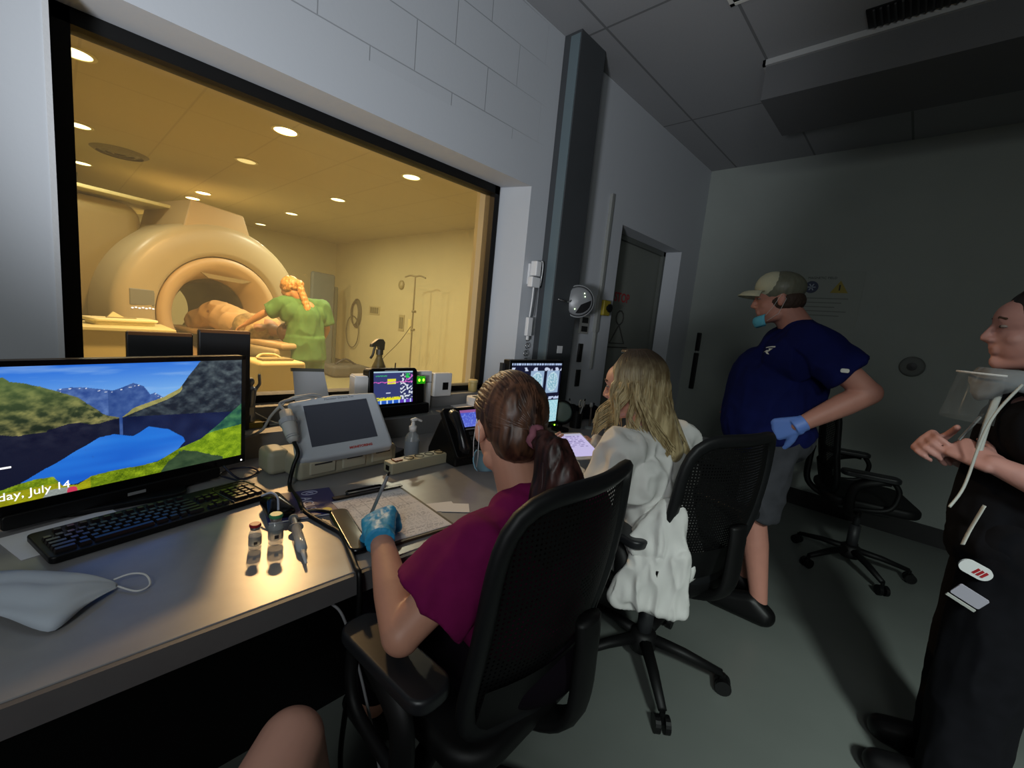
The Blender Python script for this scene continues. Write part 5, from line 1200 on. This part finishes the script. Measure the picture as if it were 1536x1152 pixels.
# power strip
ps = thing('power_strip', 'beige power strip with six round black sockets and an orange switch', 'power strip', (.99, 1.325, .7505), math.atan2(.011, .335))
b = BM(); box(b, (-.172, -.028, 0), (.172, .028, .042)); obj('housing', b, mat('strip_beige', 'aca88f', .45), ps, bevel=.005)
b = BM(); box(b, (-.150, -.014, .042), (-.118, .014, .0465)); obj('switch', b, mat('orange_switch', '8a4a2c', .35), ps, bevel=.001)
for k in range(6):
    b = BM(); lathe(b, [(.019, .0415), (.0195, .0435), (.015, .0435), (.014, .040)], Matrix.Translation((-.082 + .047*k, 0, 0)), 24); obj('socket', b, m_black, ps)
b = BM(); box(b, (-.1735, -.010, .012), (-.171, .010, .030)); obj('cord_entry', b, m_black, ps)
# small black box adapter behind power strip, mouse on ledge
t = thing('power_adapter', 'small black adapter between the console base and the sanitizer bottle', 'adapter', (.93, 1.46, .7505), .5)
b = BM(); prism(b, rrect(.09, .05, .008), 0, .03); obj('case', b, m_black, t, bevel=.004)
b = BM(); tube(b, smoothpath([(.04, 0, .015), (.08, .03, .01), (.12, .10, .04), (.10, .16, .085)]), .003, 6); obj('lead', b, m_black, t, smooth=True)
t = thing('computer_mouse', 'small black mouse at the foot of the ledge behind the console', 'mouse', (.93, 1.62, .7505), .6)
b = BM(); ell(b, (.93, 1.62, .760), (.028, .042, .018)); hull_s(b, [((.93, 1.60, .765), .014), ((.93, 1.64, .762), .014)]); blob('shell', b, m_black, t, .004, 2)
b = BM(); cyl(b, (-.004, .012, .0285), (.004, .012, .0285), .005, seg=12); obj('wheel', b, m_dgrey, t)
# clipboard, papers, pen
c0, c1, c2, c3 = [at(px, py, 1) for px, py in ((500, 752), (606, 728), (678, 786), (540, 830))]
t = thing('clipboard', 'dark clipboard with a black clip under the gloved hand at the counter edge', 'clipboard', (.65, 1.03, .7505), R_(-4))
b = BM(); prism(b, rrect(.245, .33, .01, 3), .0, .007); obj('board', b, mat('brown_board', '3d3020', .5), t, bevel=.001)
b = BM(); prism(b, rrect(.225, .018, .003, 3, 0, .0), .012, .016, Matrix.Translation((0.01, .15, 0))); tube(b, smoothpath([(-.055, .150, .014), (-.055, .165, .020), (-.03, .168, .020), (.03, .168, .020), (.055, .165, .020), (.055, .150, .014)]), .0035, 8); obj('clip', b, m_blackg, t)
Mt = Matrix.Translation((.65, 1.03, .7505)) @ Matrix.Rotation(R_(-4), 4, 'Z')
b = BM(); box(b, (-.108, -.155, .007), (.112, .142, .0085)); tt = thing('form_sheet', 'white printed form clipped to the clipboard', 'form', (.65, 1.03, .7505), R_(-4)); obj('sheet_edge', b, m_paper, tt)
def form(u, v):
    c = (222, 222, 228)
    L_ = v * 46; row = int(L_); fr_ = L_ - row
    if v > .93: return (150, 152, 160) if .25 < fr_ < .6 and nz(u, row, 20) > 0 and u < .6 else c
    g = nz(u*1.0, row, 33)
    if .3 < fr_ < .62 and g > -.02 and .05 < u < .95 and nz(u, row*.3, 5) > -.15: return (158, 160, 172)
    if .55 < v < .93 and (abs((u*6) % 1) < .05 or row % 3 == 0 and fr_ < .15): return (178, 180, 190)
    if .05 < v < .28 and u < .45: c = mixc(c, (196, 190, 202), .5)
    return c
picture('printed_form', .216, .293, 90, 180, form, attr_mat('form_print', .8), Mt @ Matrix.Translation((-.106, -.153, .0088)), tt)
t = thing('pen', 'slim grey pen held upright in the blue gloved hand', 'pen', (0, 0, 0))
pa, pb = V((.572, 1.0, .772)), at(582, 713, 1.13)
b = BM(); cyl(b, pa, pb, .0045, .0045, 12); obj('barrel', b, mat('pen_grey', '7d8084', .4), t, smooth=True)
b = BM(); cyl(b, pa, pa - (pb - pa).normalized()*.012, .004, .0008, 12); obj('tip', b, m_dgrey, t); b = BM(); cyl(b, pb, pb + (pb - pa).normalized()*.01, .003, .003, 10); obj('button', b, m_black, t)
for k, (px, py, a, lb) in enumerate(((662, 760, -20, 'small white note card on the counter, partly under another card right of the clipboard'), (683, 762, -38, 'small white note card on the counter lying on top, nearer the magenta sleeve'))):
    q = at(px, py, 1); d_ = q - CAM; q = CAM + d_ * (.7508 - CAM.z) / d_.z
    t = thing('note_card', lb, 'note card', (q.x, q.y, .7505 + .0012*k), R_(a), 'note cards beside the clipboard')
    b = BM(); prism(b, rrect(.085, .06, .001, 2), 0, .0008); obj('card', b, m_paper, t)
# black tray/phone beneath clipboard side
t = thing('leather_case', 'black padded case lying under the left side of the clipboard', 'case', (.515, 1.0, .7505), R_(-12))
b = BM(); prism(b, rrect(.05, .24, .02, 4), 0, .016); obj('case_body', b, m_blackg, t, bevel=.006)
b = BM(); tube(b, smoothpath([(-.02, .11, .012), (-.05, .14, .010), (-.09, .15, .006)]), .005, 6); obj('strap', b, m_black, t)
# manual with ACLS lettering
q0, q1, q2, q3 = V((.399, 1.333, .7505)), V((.574, 1.297, .7505)), V((.526, 1.119, .7505)), V((.426, 1.126, .7505))
ang = R_(-12)
t = thing('booklet', 'navy blue ACLS booklet with a yellow dot lying under the black cable', 'booklet', (.485, 1.215, .7505), ang)
b = BM(); box(b, (-.095, -.085, .0), (.088, .092, .006)); obj('pages', b, m_paper, t)
m_nb = mat('navy_cover', '34366e', .5)
b = BM(); box(b, (-.097, -.088, .006), (.09, .094, .0075)); box(b, (-.097, -.088, 0), (.09, .094, .0008)); obj('cover', b, m_nb, t)
Mt = Matrix.Translation((.485, 1.215, .7505)) @ Matrix.Rotation(ang, 4, 'Z')
m_ink = mat('silver_ink', 'c4c6e0', .5)
textobj('title', 'ACLS', .040, m_ink, Mt @ Matrix.Translation((.012, .040, .0078)) @ Matrix.Rotation(-PI/2, 4, 'Z'), t)
b = BM(); tube(b, [(.028 + .022*math.cos(a/20*2*PI), .068 + .013*math.sin(a/20*2*PI), .008) for a in range(20)], .0012, 5, closed=True); tube(b, [(.018, .066, .008), (.028, .072, .008), (.038, .064, .008)], .0016, 5); box(b, (-.003, -.065, .0075), (-.0015, .045, .0082)); obj('emblem', b, m_ink, t)
b = BM(); lathe(b, [(.014, .0076), (.014, .0084)], Matrix.Translation((.050, -.066, 0)), 24); obj('yellow_dot', b, mat('yellow_dot', 'd0c828', .5), t)
# black rounded device (mouse) by the keyboard
t = thing('barcode_scanner', 'black rounded scanner head with a bright curved highlight beside the keyboard', 'scanner', (.41, 1.205, .748))
b = BM(); hull_s(b, [((.40, 1.25, .770), .018), ((.425, 1.262, .772), .018), ((.405, 1.20, .780), .025), ((.425, 1.16, .772), .018), ((.39, 1.17, .770), .016)]); blob('scanner_body', b, m_blackg, t, .004, 3)
b = BM(); tube(b, smoothpath([(-.030, .025, .052), (-.012, .005, .064), (-.005, -.022, .058), (-.012, -.05, .035)]), .003, 6); obj('highlight_band', b, mat('pale_band', 'b4bccf', .3), t, smooth=True)  # curved highlight on the shell, made as a pale tube
# vials and syringe
def vial(x, y, s, capcol, lab, capname):
    t = thing('medicine_vial', lab, 'vial', (x, y, .7505), 0, 'medicine vials on the counter')
    g_ = mat('vial_glass', 'c0c6c8', .06, alpha=.38, spec=.9)
    b = BM(); lathe(b, [(.0105*s, 0), (.012*s, .002*s), (.012*s, .033*s), (.0105*s, .038*s), (.007*s, .041*s), (.007*s, .044*s)], seg=28); obj('glass_body', b, g_, t, smooth=True)
    b = BM(); lathe(b, [(.0123*s, .010*s), (.0123*s, .029*s)], seg=28, cap=False); obj('label', b, mat('vial_label', '7f8686', .6, alpha=.8), t, smooth=True)
    b = BM(); box(b, (-.006*s, -.0126*s, .014*s), (.001*s, -.0120*s, .020*s)); obj('label_print', b, m_dgrey, t)
    b = BM(); lathe(b, [(.0088*s, .043*s), (.0095*s, .045*s), (.0095*s, .049*s)], seg=24); obj('crimp_ring', b, m_metal, t)
    b = BM(); lathe(b, [(.0105*s, .049*s), (.011*s, .050*s), (.011*s, .0535*s), (.0095*s, .055*s)], seg=24); obj('cap', b, mat(capname, capcol, .4), t)
vial(.313, 1.052, 1.12, '9c1f22', 'small glass medicine vial with a red cap on the counter', 'red_cap')
vial(.357, 1.050, 1.36, '3f8f62', 'larger glass medicine vial with a green cap beside the syringe', 'green_cap')
sy = thing('syringe', 'plastic syringe lying on the counter right of the green-capped vial', 'syringe', (0, 0, 0))
s0, s1 = V((.425, 1.125, .764)), V((.372, .905, .760)); sd = (s1 - s0)
g_ = mat('syringe_plastic', 'cfd4da', .15, alpha=.55, spec=.8)
b = BM(); tube(b, [s0 + sd*.22, s0 + sd*.70, s0 + sd*.76], [.012, .012, .006], 18); obj('barrel', b, g_, sy, smooth=True)
b = BM(); tube(b, [s0 + sd*.45, s0 + sd*.69], .0108, 18); obj('fluid', b, mat('milky_fluid', 'd3d8dd', .3), sy, smooth=True)
b = BM(); tube(b, [s0, s0 + sd*.44], [.0075, .0075], 12); tube(b, [s0 - sd*.01, s0 + sd*.005], .012, 16); tube(b, [s0 + sd*.42, s0 + sd*.45], .0108, 16); obj('plunger', b, mat('plunger_plastic', 'aab0b4', .3, alpha=.8), sy)
b = BM(); tube(b, [s0 + sd*.215, s0 + sd*.23], .018, 18, flat=(1, .7)); obj('flange', b, m_grey, sy)
b = BM(); tube(b, [s0 + sd*.76, s0 + sd*.82, s0 + sd*.98], [.006, .0045, .003], 12); obj('needle_cap', b, mat('needle_cap_white', 'cfd2d4', .4), sy, smooth=True)
# face mask on the counter
mk_ = thing('surgical_mask', 'light blue surgical mask with ear loop lying on the counter at the left edge', 'face mask', (0, 1.06, .7505))
g = {}; b = BM(); n = 26; m_ = 16
TOPC = [(-.125, .175), (-.06, .125), (0, .060), (.045, .018), (.075, -.006)]; BOTC = [(-.125, .045), (-.075, -.015), (-.018, -.098), (.030, -.062), (.073, -.020)]
TOPC = smoothpath([(x, y, 0) for x, y in TOPC], 8); BOTC = smoothpath([(x, y, 0) for x, y in BOTC], 8)
for i in range(n + 1):
    for j in range(m_ + 1):
        u = i/n; v = j/m_; k = u * (len(TOPC) - 1.001); q0 = BOTC[int(k)].lerp(BOTC[int(k)+1], k % 1); q1 = TOPC[int(k)].lerp(TOPC[int(k)+1], k % 1); p = q0.lerp(q1, v)
        z = .003 + .022 * math.sin(PI*min(1, .1 + u*.9)) * math.sin(PI*(.06 + .86*v)) ** .8 + .0065*abs(math.sin(v*8 + (1-u)*2.2))*math.sin(PI*(.12+.8*u)) + .014*v*math.sin(PI*u)
        if j == 0: z = .002 + .010*abs(math.sin(u*6))
        g[i, j] = b.verts.new((p.x, p.y, z))
for i in range(n):
    for j in range(m_): b.faces.new((g[i, j], g[i+1, j], g[i+1, j+1], g[i, j+1]))
o = obj('fabric', b, mat('pale_blue_fabric', 'c0cad6', .85), mk_, smooth=True); o.modifiers.new('s', 'SOLIDIFY').thickness = .0012
b = BM(); tube(b, smoothpath([(.070, .004, .010), (.095, -.002, .016), (.115, -.018, .014), (.118, -.045, .005), (.098, -.050, .003), (.074, -.018, .006)]), .0018, 6); obj('ear_loop', b, m_white, mk_, smooth=True)
b = BM(); tube(b, smoothpath([(-.12, .15, .010), (-.15, .14, .012), (-.17, .09, .006), (-.15, .05, .003), (-.12, .06, .006)]), .0018, 6); obj('ear_loop', b, m_white, mk_, smooth=True)

# right-hand monitor with scans
m2 = thing('computer_monitor', 'black monitor showing brain scan images at the right end of the counter', 'monitor', (1.70, 1.42, .75))
M2 = plane_M((1.497, 1.405, .785), (1, -.02, 0), (0, 0, 1))
b = BM(); box(b, (0, 0, -.045), (.415, .368, 0), M2); obj('housing', b, m_black, m2, world=True, bevel=.005)
b = BM(); box(b, (-.018, .01, -.05), (-.002, .35, -.03), M2); obj('side_panel', b, m_dgrey, m2, world=True)
def brain(u, v):
    if v > .965: return (180, 200, 235) if nz(u, 0, 60) > -.1 else (40, 50, 80)
    if v < .40:
        return mixc((150, 205, 220), (190, 230, 240), .5 + nz(u, v, 40)) if v < .375 else (30, 40, 70)
    if v < .44: return (190, 205, 235) if nz(u, v, 18) > .0 else (24, 26, 50)
    for k, cx in enumerate((.16, .50, .83)):
        if abs(u - cx) < .135 and .50 < v < .88:
            du, dv = (u - cx)/.115, (v - .69)/.165
            rr = math.hypot(du, dv)
            if k == 0:
                rr = math.hypot(du*1.2 - .2, dv); return mixc((150, 170, 210), (60, 70, 110), abs(math.sin(rr*5))) if rr < 1 and du > -.5 else (26, 30, 58)
            if rr < 1: return mixc((120, 170, 190), (200, 225, 235), .5 + nz(u, v, 34)*.9 + (.4 if rr > .86 else 0))
            return (150, 176, 206)
    if .88 < v < .93 and nz(u, v, 14) > .1: return (200, 210, 235)
    return (22, 24, 48)
picture('screen', .385, .318, 130, 110, brain, emis_attr('scan_screen', .95), plane_M(M2 @ V((.015, .035, .001)), (1, -.02, 0), (0, 0, 1)), m2)
b = BM(); ball(b, M2 @ V((.395, .012, .001)), .004, u=10, v=8); obj('power_light', b, mat('green_led', '90ff30'), m2, world=True)
b = BM(); box(b, (.16, -.02, -.07), (.26, .12, -.045), M2); obj('stand_neck', b, m_black, m2, world=True)
b = BM(); prism(b, rrect(.24, .18, .03, 5, 1.70, 1.43), .7505, .765); obj('stand_base', b, m_black, m2, world=True, bevel=.003)
# desk fan, microphone, small bottle and clutter behind the blonde person
fn = thing('desk_fan', 'small dark desk fan with a pale face right of the brain scan monitor', 'fan', (1.98, 1.42, .7505), R_(-38))
b = BM(); lathe(b, [(.05, 0), (.05, .012), (.02, .02)], seg=24); cyl(b, (0, 0, .015), (0, 0, .05), .012); obj('base', b, m_black, fn)
b = BM(); lathe(b, [(.02, -.03), (.06, -.025), (.072, 0), (.066, .012)], Matrix.Translation((0, 0, .105)) @ Matrix.Rotation(R_(75), 4, 'X'), 32); obj('guard', b, m_black, fn, smooth=True)
b = BM(); lathe(b, [(.06, .012), (.045, .02), (.001, .024)], Matrix.Translation((0, 0, .105)) @ Matrix.Rotation(R_(75), 4, 'X'), 32); obj('pale_cover', b, mat('fan_cover', '6f7f78', .4), fn, smooth=True)
cu_ = thing('pen_cup', 'dark cup of pens and scissors on the counter behind the white coat', 'pen cup', (2.13, 1.42, .7505))
b = BM(); lathe(b, [(.034, 0), (.036, .09), (.033, .09), (.031, .006)], seg=24); obj('cup', b, m_black, cu_)
for k, (dx, dy, h) in enumerate(((.015, .0, .15), (-.014, .01, .16), (0, -.015, .17))):
    t = thing('pen', ['dark pen leaning right in the pen cup', 'tallest dark pen leaning left in the pen cup', 'pen at the front of the pen cup'][k], 'pen', (0, 0, 0), group='pens in the pen cup')
    b = BM(); a_ = V((2.13 + dx*.5, 1.42 + dy*.5, .76)); c_ = V((2.13 + dx*3, 1.42 + dy*3, .75 + h)); cyl(b, a_, c_, .004, seg=8); obj('barrel', b, m_grey if k else m_dgrey, t); b = BM(); cyl(b, c_, c_ + (c_-a_).normalized()*.012, .0045, seg=8); obj('cap', b, m_black, t)
t = thing('scissors', 'pair of scissors with pale handles standing in the pen cup', 'scissors', (0, 0, 0))
for s in (-1, 1):
    b = BM(); pts = [V((2.16 + s*.016, 1.41, .895)) + V((s*.014*math.cos(a/12*2*PI), 0, .022*math.sin(a/12*2*PI))) for a in range(12)]; tube(b, pts, .004, 6, closed=True); obj('handle_loop', b, mat('pale_handles', '9a9a92', .5), t, smooth=True)
    b = BM(); tube(b, [(2.16 + s*.012, 1.41, .875), (2.14 - s*.004, 1.415, .78)], .004, 6); obj('blade', b, m_metal, t)
t = thing('microphone', 'slim upright microphone stand beside the pen cup on the counter', 'microphone', (2.19, 1.36, .7505))
b = BM(); lathe(b, [(.03, 0), (.03, .01), (.008, .015)], seg=20); obj('base', b, m_grey, t); b = BM(); tube(b, smoothpath([(0, 0, .01), (0, 0, .08), (.01, .01, .13)]), .006, 8); obj('neck', b, mat('dull_brown', '4d443e', .5), t, smooth=True); b = BM(); ball(b, (.012, .012, .14), (.012, .012, .018), u=12, v=8); obj('capsule', b, m_grey, t, smooth=True)
t = thing('pill_bottle', 'small white-capped pill bottle on the counter near the blonde hair', 'bottle', (2.27, 1.36, .7505))
b = BM(); lathe(b, [(.02, 0), (.021, .004), (.021, .045), (.016, .052)], seg=22); obj('bottle_body', b, m_grey, t, smooth=True); b = BM(); lathe(b, [(.018, .052), (.018, .066), (.016, .067)], seg=22); obj('cap', b, m_white, t); b = BM(); lathe(b, [(.0213, .012), (.0213, .038)], seg=22, cap=False); obj('label', b, m_paper, t)
t = thing('camera_bag', 'low black bag at the back of the counter behind the pill bottle', 'bag', (2.42, 1.56, .7505), .2)
b = BM(); ell(b, (2.38, 1.56, .79), (.11, .07, .04)); ell(b, (2.47, 1.55, .785), (.09, .07, .05)); ell(b, (2.28, 1.56, .80), (.05, .05, .05)); blob('bag_body', b, m_blkcloth, t, .007, 2, fold=(.006, 14, (1, 1, 1))); b = BM(); tube(b, smoothpath([(-.1, -.02, .06), (-.05, -.05, .10), (.04, -.05, .10), (.08, -.02, .07)]), .006, 6); obj('strap', b, m_black, t, smooth=True)
t = thing('paper_sheet', 'pale sheet on the counter beneath the pill bottle', 'paper', (2.36, 1.28, .7505), .2)
b = BM(); prism(b, rrect(.16, .12, .002, 2), 0, .001); obj('sheet', b, mat('dull_paper', '8f9090', .8), t)

# ------------------------------------------------------------------ WALL FITTINGS, CONTROL ROOM
m_col = mat('column_grey', '3b3e41', .6, var=.05); m_colb = mat('column_lit_side', '5d6b70', .5)
cl = thing('cable_column', 'tall dark grey boxed cable column standing against the wall right of the window', 'column', (2.18, 1.69, 0))
b = BM(); box(b, (2.055, 1.632, 0.0), (2.30, 1.749, HC)); obj('casing', b, m_col, cl, world=True, bevel=.003)
b = BM(); box(b, (2.050, 1.636, .76), (2.0555, 1.70, HC - .02)); obj('lit_side_strip', b, m_colb, cl, world=True)  # window light on this side put into a paler bluish strip
b = BM(); box(b, (2.15, 1.629, 1.17), (2.20, 1.6325, 1.215)); obj('white_tag', b, m_white, cl, world=True)
# round device on the column
t = thing('wall_speaker', 'round grey dome-shaped alarm with small lights mounted on the dark column', 'alarm', (2.27, 1.60, 1.50), (0, 0, R_(-48)))
Rx = Matrix.Rotation(R_(90), 4, 'X')
b = BM(); lathe(b, [(.075, -.05), (.085, -.035), (.10, -.02), (.102, -.008), (.095, .0)], Rx, 36); obj('shell', b, m_grey, t, smooth=True)
b = BM(); lathe(b, [(.094, .0), (.080, .012), (.045, .022), (.001, .026)], Rx, 36); obj('dome', b, mat('dome_grey', '77797b', .35), t, smooth=True)
b = BM(); prism(b, [(.075*math.cos(R_(a)), .075*math.sin(R_(a))) for a in range(-100, 20, 12)] + [(.015, -.02)], .016, .024, Rx); obj('black_segment', b, m_blackg, t)
for (x, z) in ((.03, .05), (.035, .03), (-.02, -.05)):
    b = BM(); ball(b, (x, -.026, z), .004, u=8, v=6); obj('indicator_light', b, mat('soft_led', 'e0ffd0', .4, emit=2), t)
b = BM(); tube(b, smoothpath([(2.10, 1.63, 1.495), (2.14, 1.60, 1.485), (2.19, 1.61, 1.49), (2.22, 1.62, 1.50)]), .005, 6); obj('mount_arm', b, m_metal, t, smooth=True, world=True)
# white adapter cluster with cord on the wall corner
t = thing('plug_adapter', 'white plug adapters in an outlet on the narrow wall left of the column', 'plug', (1.97, 1.745, 1.62))
b = BM(); box(b, (-.035, -.012, -.06), (.035, .003, .06)); obj('outlet_plate', b, m_white, t, bevel=.002)
b = BM(); box(b, (-.03, -.06, -.01), (.015, -.012, .075)); obj('adapter_body', b, m_white, t, bevel=.006)
b = BM(); box(b, (-.045, -.05, -.075), (.03, -.012, -.015)); obj('adapter_body', b, m_white, t, bevel=.006)
b = BM(); tube(b, smoothpath([(.02, -.03, .06), (.04, -.04, .08), (.048, -.04, .03), (.045, -.035, -.06)]), .004, 6); obj('lead', b, m_white, t, smooth=True)
b = BM(); tube(b, smoothpath([(-.005, -.03, -.07), (-.006, -.03, -.15), (-.008, -.025, -.25)]), .005, 6); obj('cord', b, m_white, t, smooth=True)
b = BM(); box(b, (-.030, -.04, -.36), (.010, -.015, -.25)); box(b, (-.018, -.035, -.385), (-.003, -.02, -.36)); obj('connector', b, m_white, t, bevel=.003)
b = BM(); tube(b, smoothpath([(.03, -.02, -.07), (.03, -.02, -.18), (.025, -.02, -.24)]), .003, 6); obj('thin_wire', b, m_dgrey, t, smooth=True)
t = thing('reflection_chain', 'chain of small metal rings standing in for reflections under the white connector', 'chain', (1.965, 1.725, 1.20))  # rings modelled to imitate necklace-like reflections
for k in range(6):
    b = BM(); tube(b, [(.0 + .010*(1 + k*.25)*math.cos(a/14*2*PI), -.006*(k % 2), -.045*(k - 1) + (.016)*math.sin(a/14*2*PI)) for a in range(14)], .0028, 6, closed=True); obj('ring', b, m_metal, t, smooth=True)
b = BM(); box(b, (-.003, -.001, .06), (.003, .024, .066)); obj('hook', b, m_metal, t)
def wplate(name, lab, cat, x, z, w, h, col, parts=(), y=YW):
    t = thing(name, lab, cat, (x, y, z)); b = BM(); box(b, (-w/2, -.010, -h/2), (w/2, .0, h/2)); obj('plate', b, mat('wp_' + col, col, .5), t, bevel=.002)
    for (x0, z0, x1, z1, c) in parts:
        b = BM(); box(b, (x0, -.0135, z0), (x1, -.009, z1)); obj('insert', b, mat('ins_' + c, c, .5), t)
    return t
wplate('light_switch', 'white double switch plate with dark rockers right of the round alarm', 'switch', 2.575, 1.365, .11, .13, '8e8f8a', ((-.035, .010, .035, .05, '1a1a1a'), (-.035, -.05, .035, -.012, '1a1a1a')))
wplate('outlet_plate', 'dark narrow wall plate, the upper one below the switches', 'outlet', 2.565, 1.165, .05, .13, '171716', ((-.015, .01, .015, .045, '0a0a0a'), (-.015, -.045, .015, -.01, '0a0a0a')))
wplate('outlet_plate', 'dark narrow wall plate, the lower one just above the counter clutter', 'outlet', 2.575, .985, .05, .12, '171716', ((-.015, .01, .015, .045, '0a0a0a'), (-.015, -.045, .015, -.01, '0a0a0a')))
b = BM(); box(b, (2.715, 1.728, 1.58), (2.74, YW, 2.28)); box(b, (2.70, 1.724, 1.32), (2.735, YW, 1.58)); box(b, (2.715, 1.73, 1.05), (2.73, YW, 1.32)); struct('trim_5', b, mat('raceway', '868884', .4))
t = thing('emergency_button', 'yellow emergency stop box with a black button beside the pale wall raceway', 'emergency button', (2.79, 1.75, 1.50))
b = BM(); box(b, (-.045, -.045, -.055), (.045, 0, .055)); obj('box', b, mat('safety_yellow', '8f7f22', .5), t, bevel=.008)
b = BM(); lathe(b, [(.018, 0), (.018, .012), (.030, .014), (.030, .026), (.022, .03)], Matrix.Translation((0, -.045, 0)) @ Rx, 24); obj('mushroom_button', b, m_black, t)
t = thing('hanging_strap', 'narrow black strap-like object hanging on the far wall near the corner', 'strap', (XF - .02, 1.62, 1.05))
b = BM(); box(b, (-.012, -.022, -.20), (.018, .022, .16)); obj('strap', b, m_black, t, bevel=.006)
b = BM(); box(b, (-.010, -.02, .18), (.018, .02, .36)); obj('upper_section', b, m_black, t, bevel=.006)
b = BM(); cyl(b, (0, 0, .15), (0, 0, .19), .007); obj('link', b, m_metal, t)
# far wall signs
sg = thing('warning_sign', 'grey safety notice on the far wall with a blue disc and a yellow triangle', 'sign', (XF - .002, .66, 1.80))
Mw = plane_M((XF - .001, .90, 1.54), (0, -1, 0), (0, 0, 1))
b = BM(); prism(b, rrect(.48, .46, .005, 2, .24, .23), 0, .003, Mw); obj('sheet', b, mat('notice_grey', '8b918b', .7), sg, world=True)
b = BM(); lathe(b, [(.05, .003), (.05, .0045)], Mw @ Matrix.Translation((.135, .33, 0)), 28); obj('blue_disc', b, mat('sign_blue', '1d2a48', .5), sg, world=True)
b = BM()
for a in range(3): box(b, (-.030, -.004, .0045), (.030, .004, .0052), Mw @ Matrix.Translation((.135, .33, 0)) @ Matrix.Rotation(a*PI/3, 4, 'Z'))
obj('disc_symbol', b, mat('symbol_grey', '8f9aa8', .5), sg, world=True)
b = BM(); prism(b, [(.27, .285), (.39, .285), (.33, .385)], .003, .0045, Mw); obj('yellow_triangle', b, mat('sign_yellow', '8c7c16', .5), sg, world=True)
b = BM(); prism(b, [(.325, .305), (.335, .305), (.335, .35), (.325, .35)], .0045, .005, Mw); obj('triangle_mark', b, m_black, sg, world=True)
textobj('heading', 'MAGNETIC FIELD', .026, mat('notice_ink', '2c2e2c', .7), plane_M(Mw @ V((.10, .405, .0035)), (0, -1, 0), (0, 0, 1)), sg)
for k in range(5):
    b = BM(); box(b, (.06, .235 - .035*k, .003), (.40 - .04*(k % 3), .243 - .035*k, .0036), Mw); obj('text_line', b, mat('notice_ink2', '6b706b', .7), sg, world=True)
t = thing('thermostat', 'round dark wall fitting on the far wall near the person at the right edge', 'wall fitting', (XF + .003, .035, 1.295))
b = BM(); lathe(b, [(.075, 0), (.075, .015), (.06, .03), (.001, .034)], Matrix.Rotation(-PI/2, 4, 'Y'), 28); obj('disc', b, mat('dark_disc', '6a6d6a', .8), t, smooth=True)
b = BM(); lathe(b, [(.03, .034), (.03, .045), (.001, .05)], Matrix.Rotation(-PI/2, 4, 'Y'), 20); obj('knob', b, m_dgrey, t)
# ceiling vents
t = thing('ceiling_grille', 'black slatted air grille in the ceiling at the top right', 'vent', (2.79, .17, HC - .004))
b = BM(); box(b, (-.09, -.30, -.004), (.06, .29, .003)); obj('backing', b, m_black, t)
for k in range(22):
    b = BM(); box(b, (-.085, -.29 + .026*k, -.012), (.055, -.282 + .026*k, -.004)); obj('slat', b, mat('slat_grey', '2e2e2f', .6), t)
t = thing('ceiling_vent', 'small black opening with a pale frame in the ceiling, left of the grille', 'vent', (2.14, .81, HC - .002))
b = BM(); box(b, (-.1, -.11, -.004), (.19, -.09, .0)); box(b, (.17, -.11, -.004), (.19, .14, 0)); box(b, (-.1, .12, -.004), (.19, .14, 0)); box(b, (-.1, -.11, -.004), (-.08, .14, 0)); obj('frame', b, m_trim, t)
b = BM(); box(b, (-.08, -.09, -.002), (.17, .12, .001)); obj('opening', b, m_black, t)

# ------------------------------------------------------------------ LIGHT
w = bpy.data.worlds.new('w'); sc.world = w; w.use_nodes = True; w.node_tree.nodes['Background'].inputs[0].default_value = (.5, .55, .6, 1); w.node_tree.nodes['Background'].inputs[1].default_value = .02
def aim(o, p): o.rotation_euler = (V(p) - o.location).to_track_quat('-Z', 'Y').to_euler()
def spot(name, loc, tgt, power, col, ang, blend=.6, size=.2):
    l = bpy.data.lights.new(name, 'SPOT'); l.energy = power; l.color = col; l.spot_size = R_(ang); l.spot_blend = blend; l.shadow_soft_size = size
    o = bpy.data.objects.new(name, l); COL.objects.link(o); o.location = loc; aim(o, tgt); return o
# added lights out of view: a spot washing the wall, then three fills
spot('lamp_wall_wash', (-.9, .1, 1.15), (1.25, 1.75, 2.28), 190, (.90, .94, 1.0), 62, .6, .16)  # spot added for an unseen source at left that lights the wall
a = area('lamp_desk_fill', (-1.5, -.9, 1.9), .8, 10, (.90, .94, 1.0)); aim(a, (1.0, .8, .7))  # added fill over the counter
a = area('lamp_room_fill', (-1.0, -.5, 2.3), .35, 8, (.92, 1.0, .94)); aim(a, (2.4, .0, .4))  # added fill for far wall and floor, boosting the window light
a = area('lamp_floor_fill', (-.6, -1.4, 2.5), .35, 9, (.88, 1.0, .94), spread=R_(52)); aim(a, (1.75, -.4, 0))  # added fill to brighten the near floor
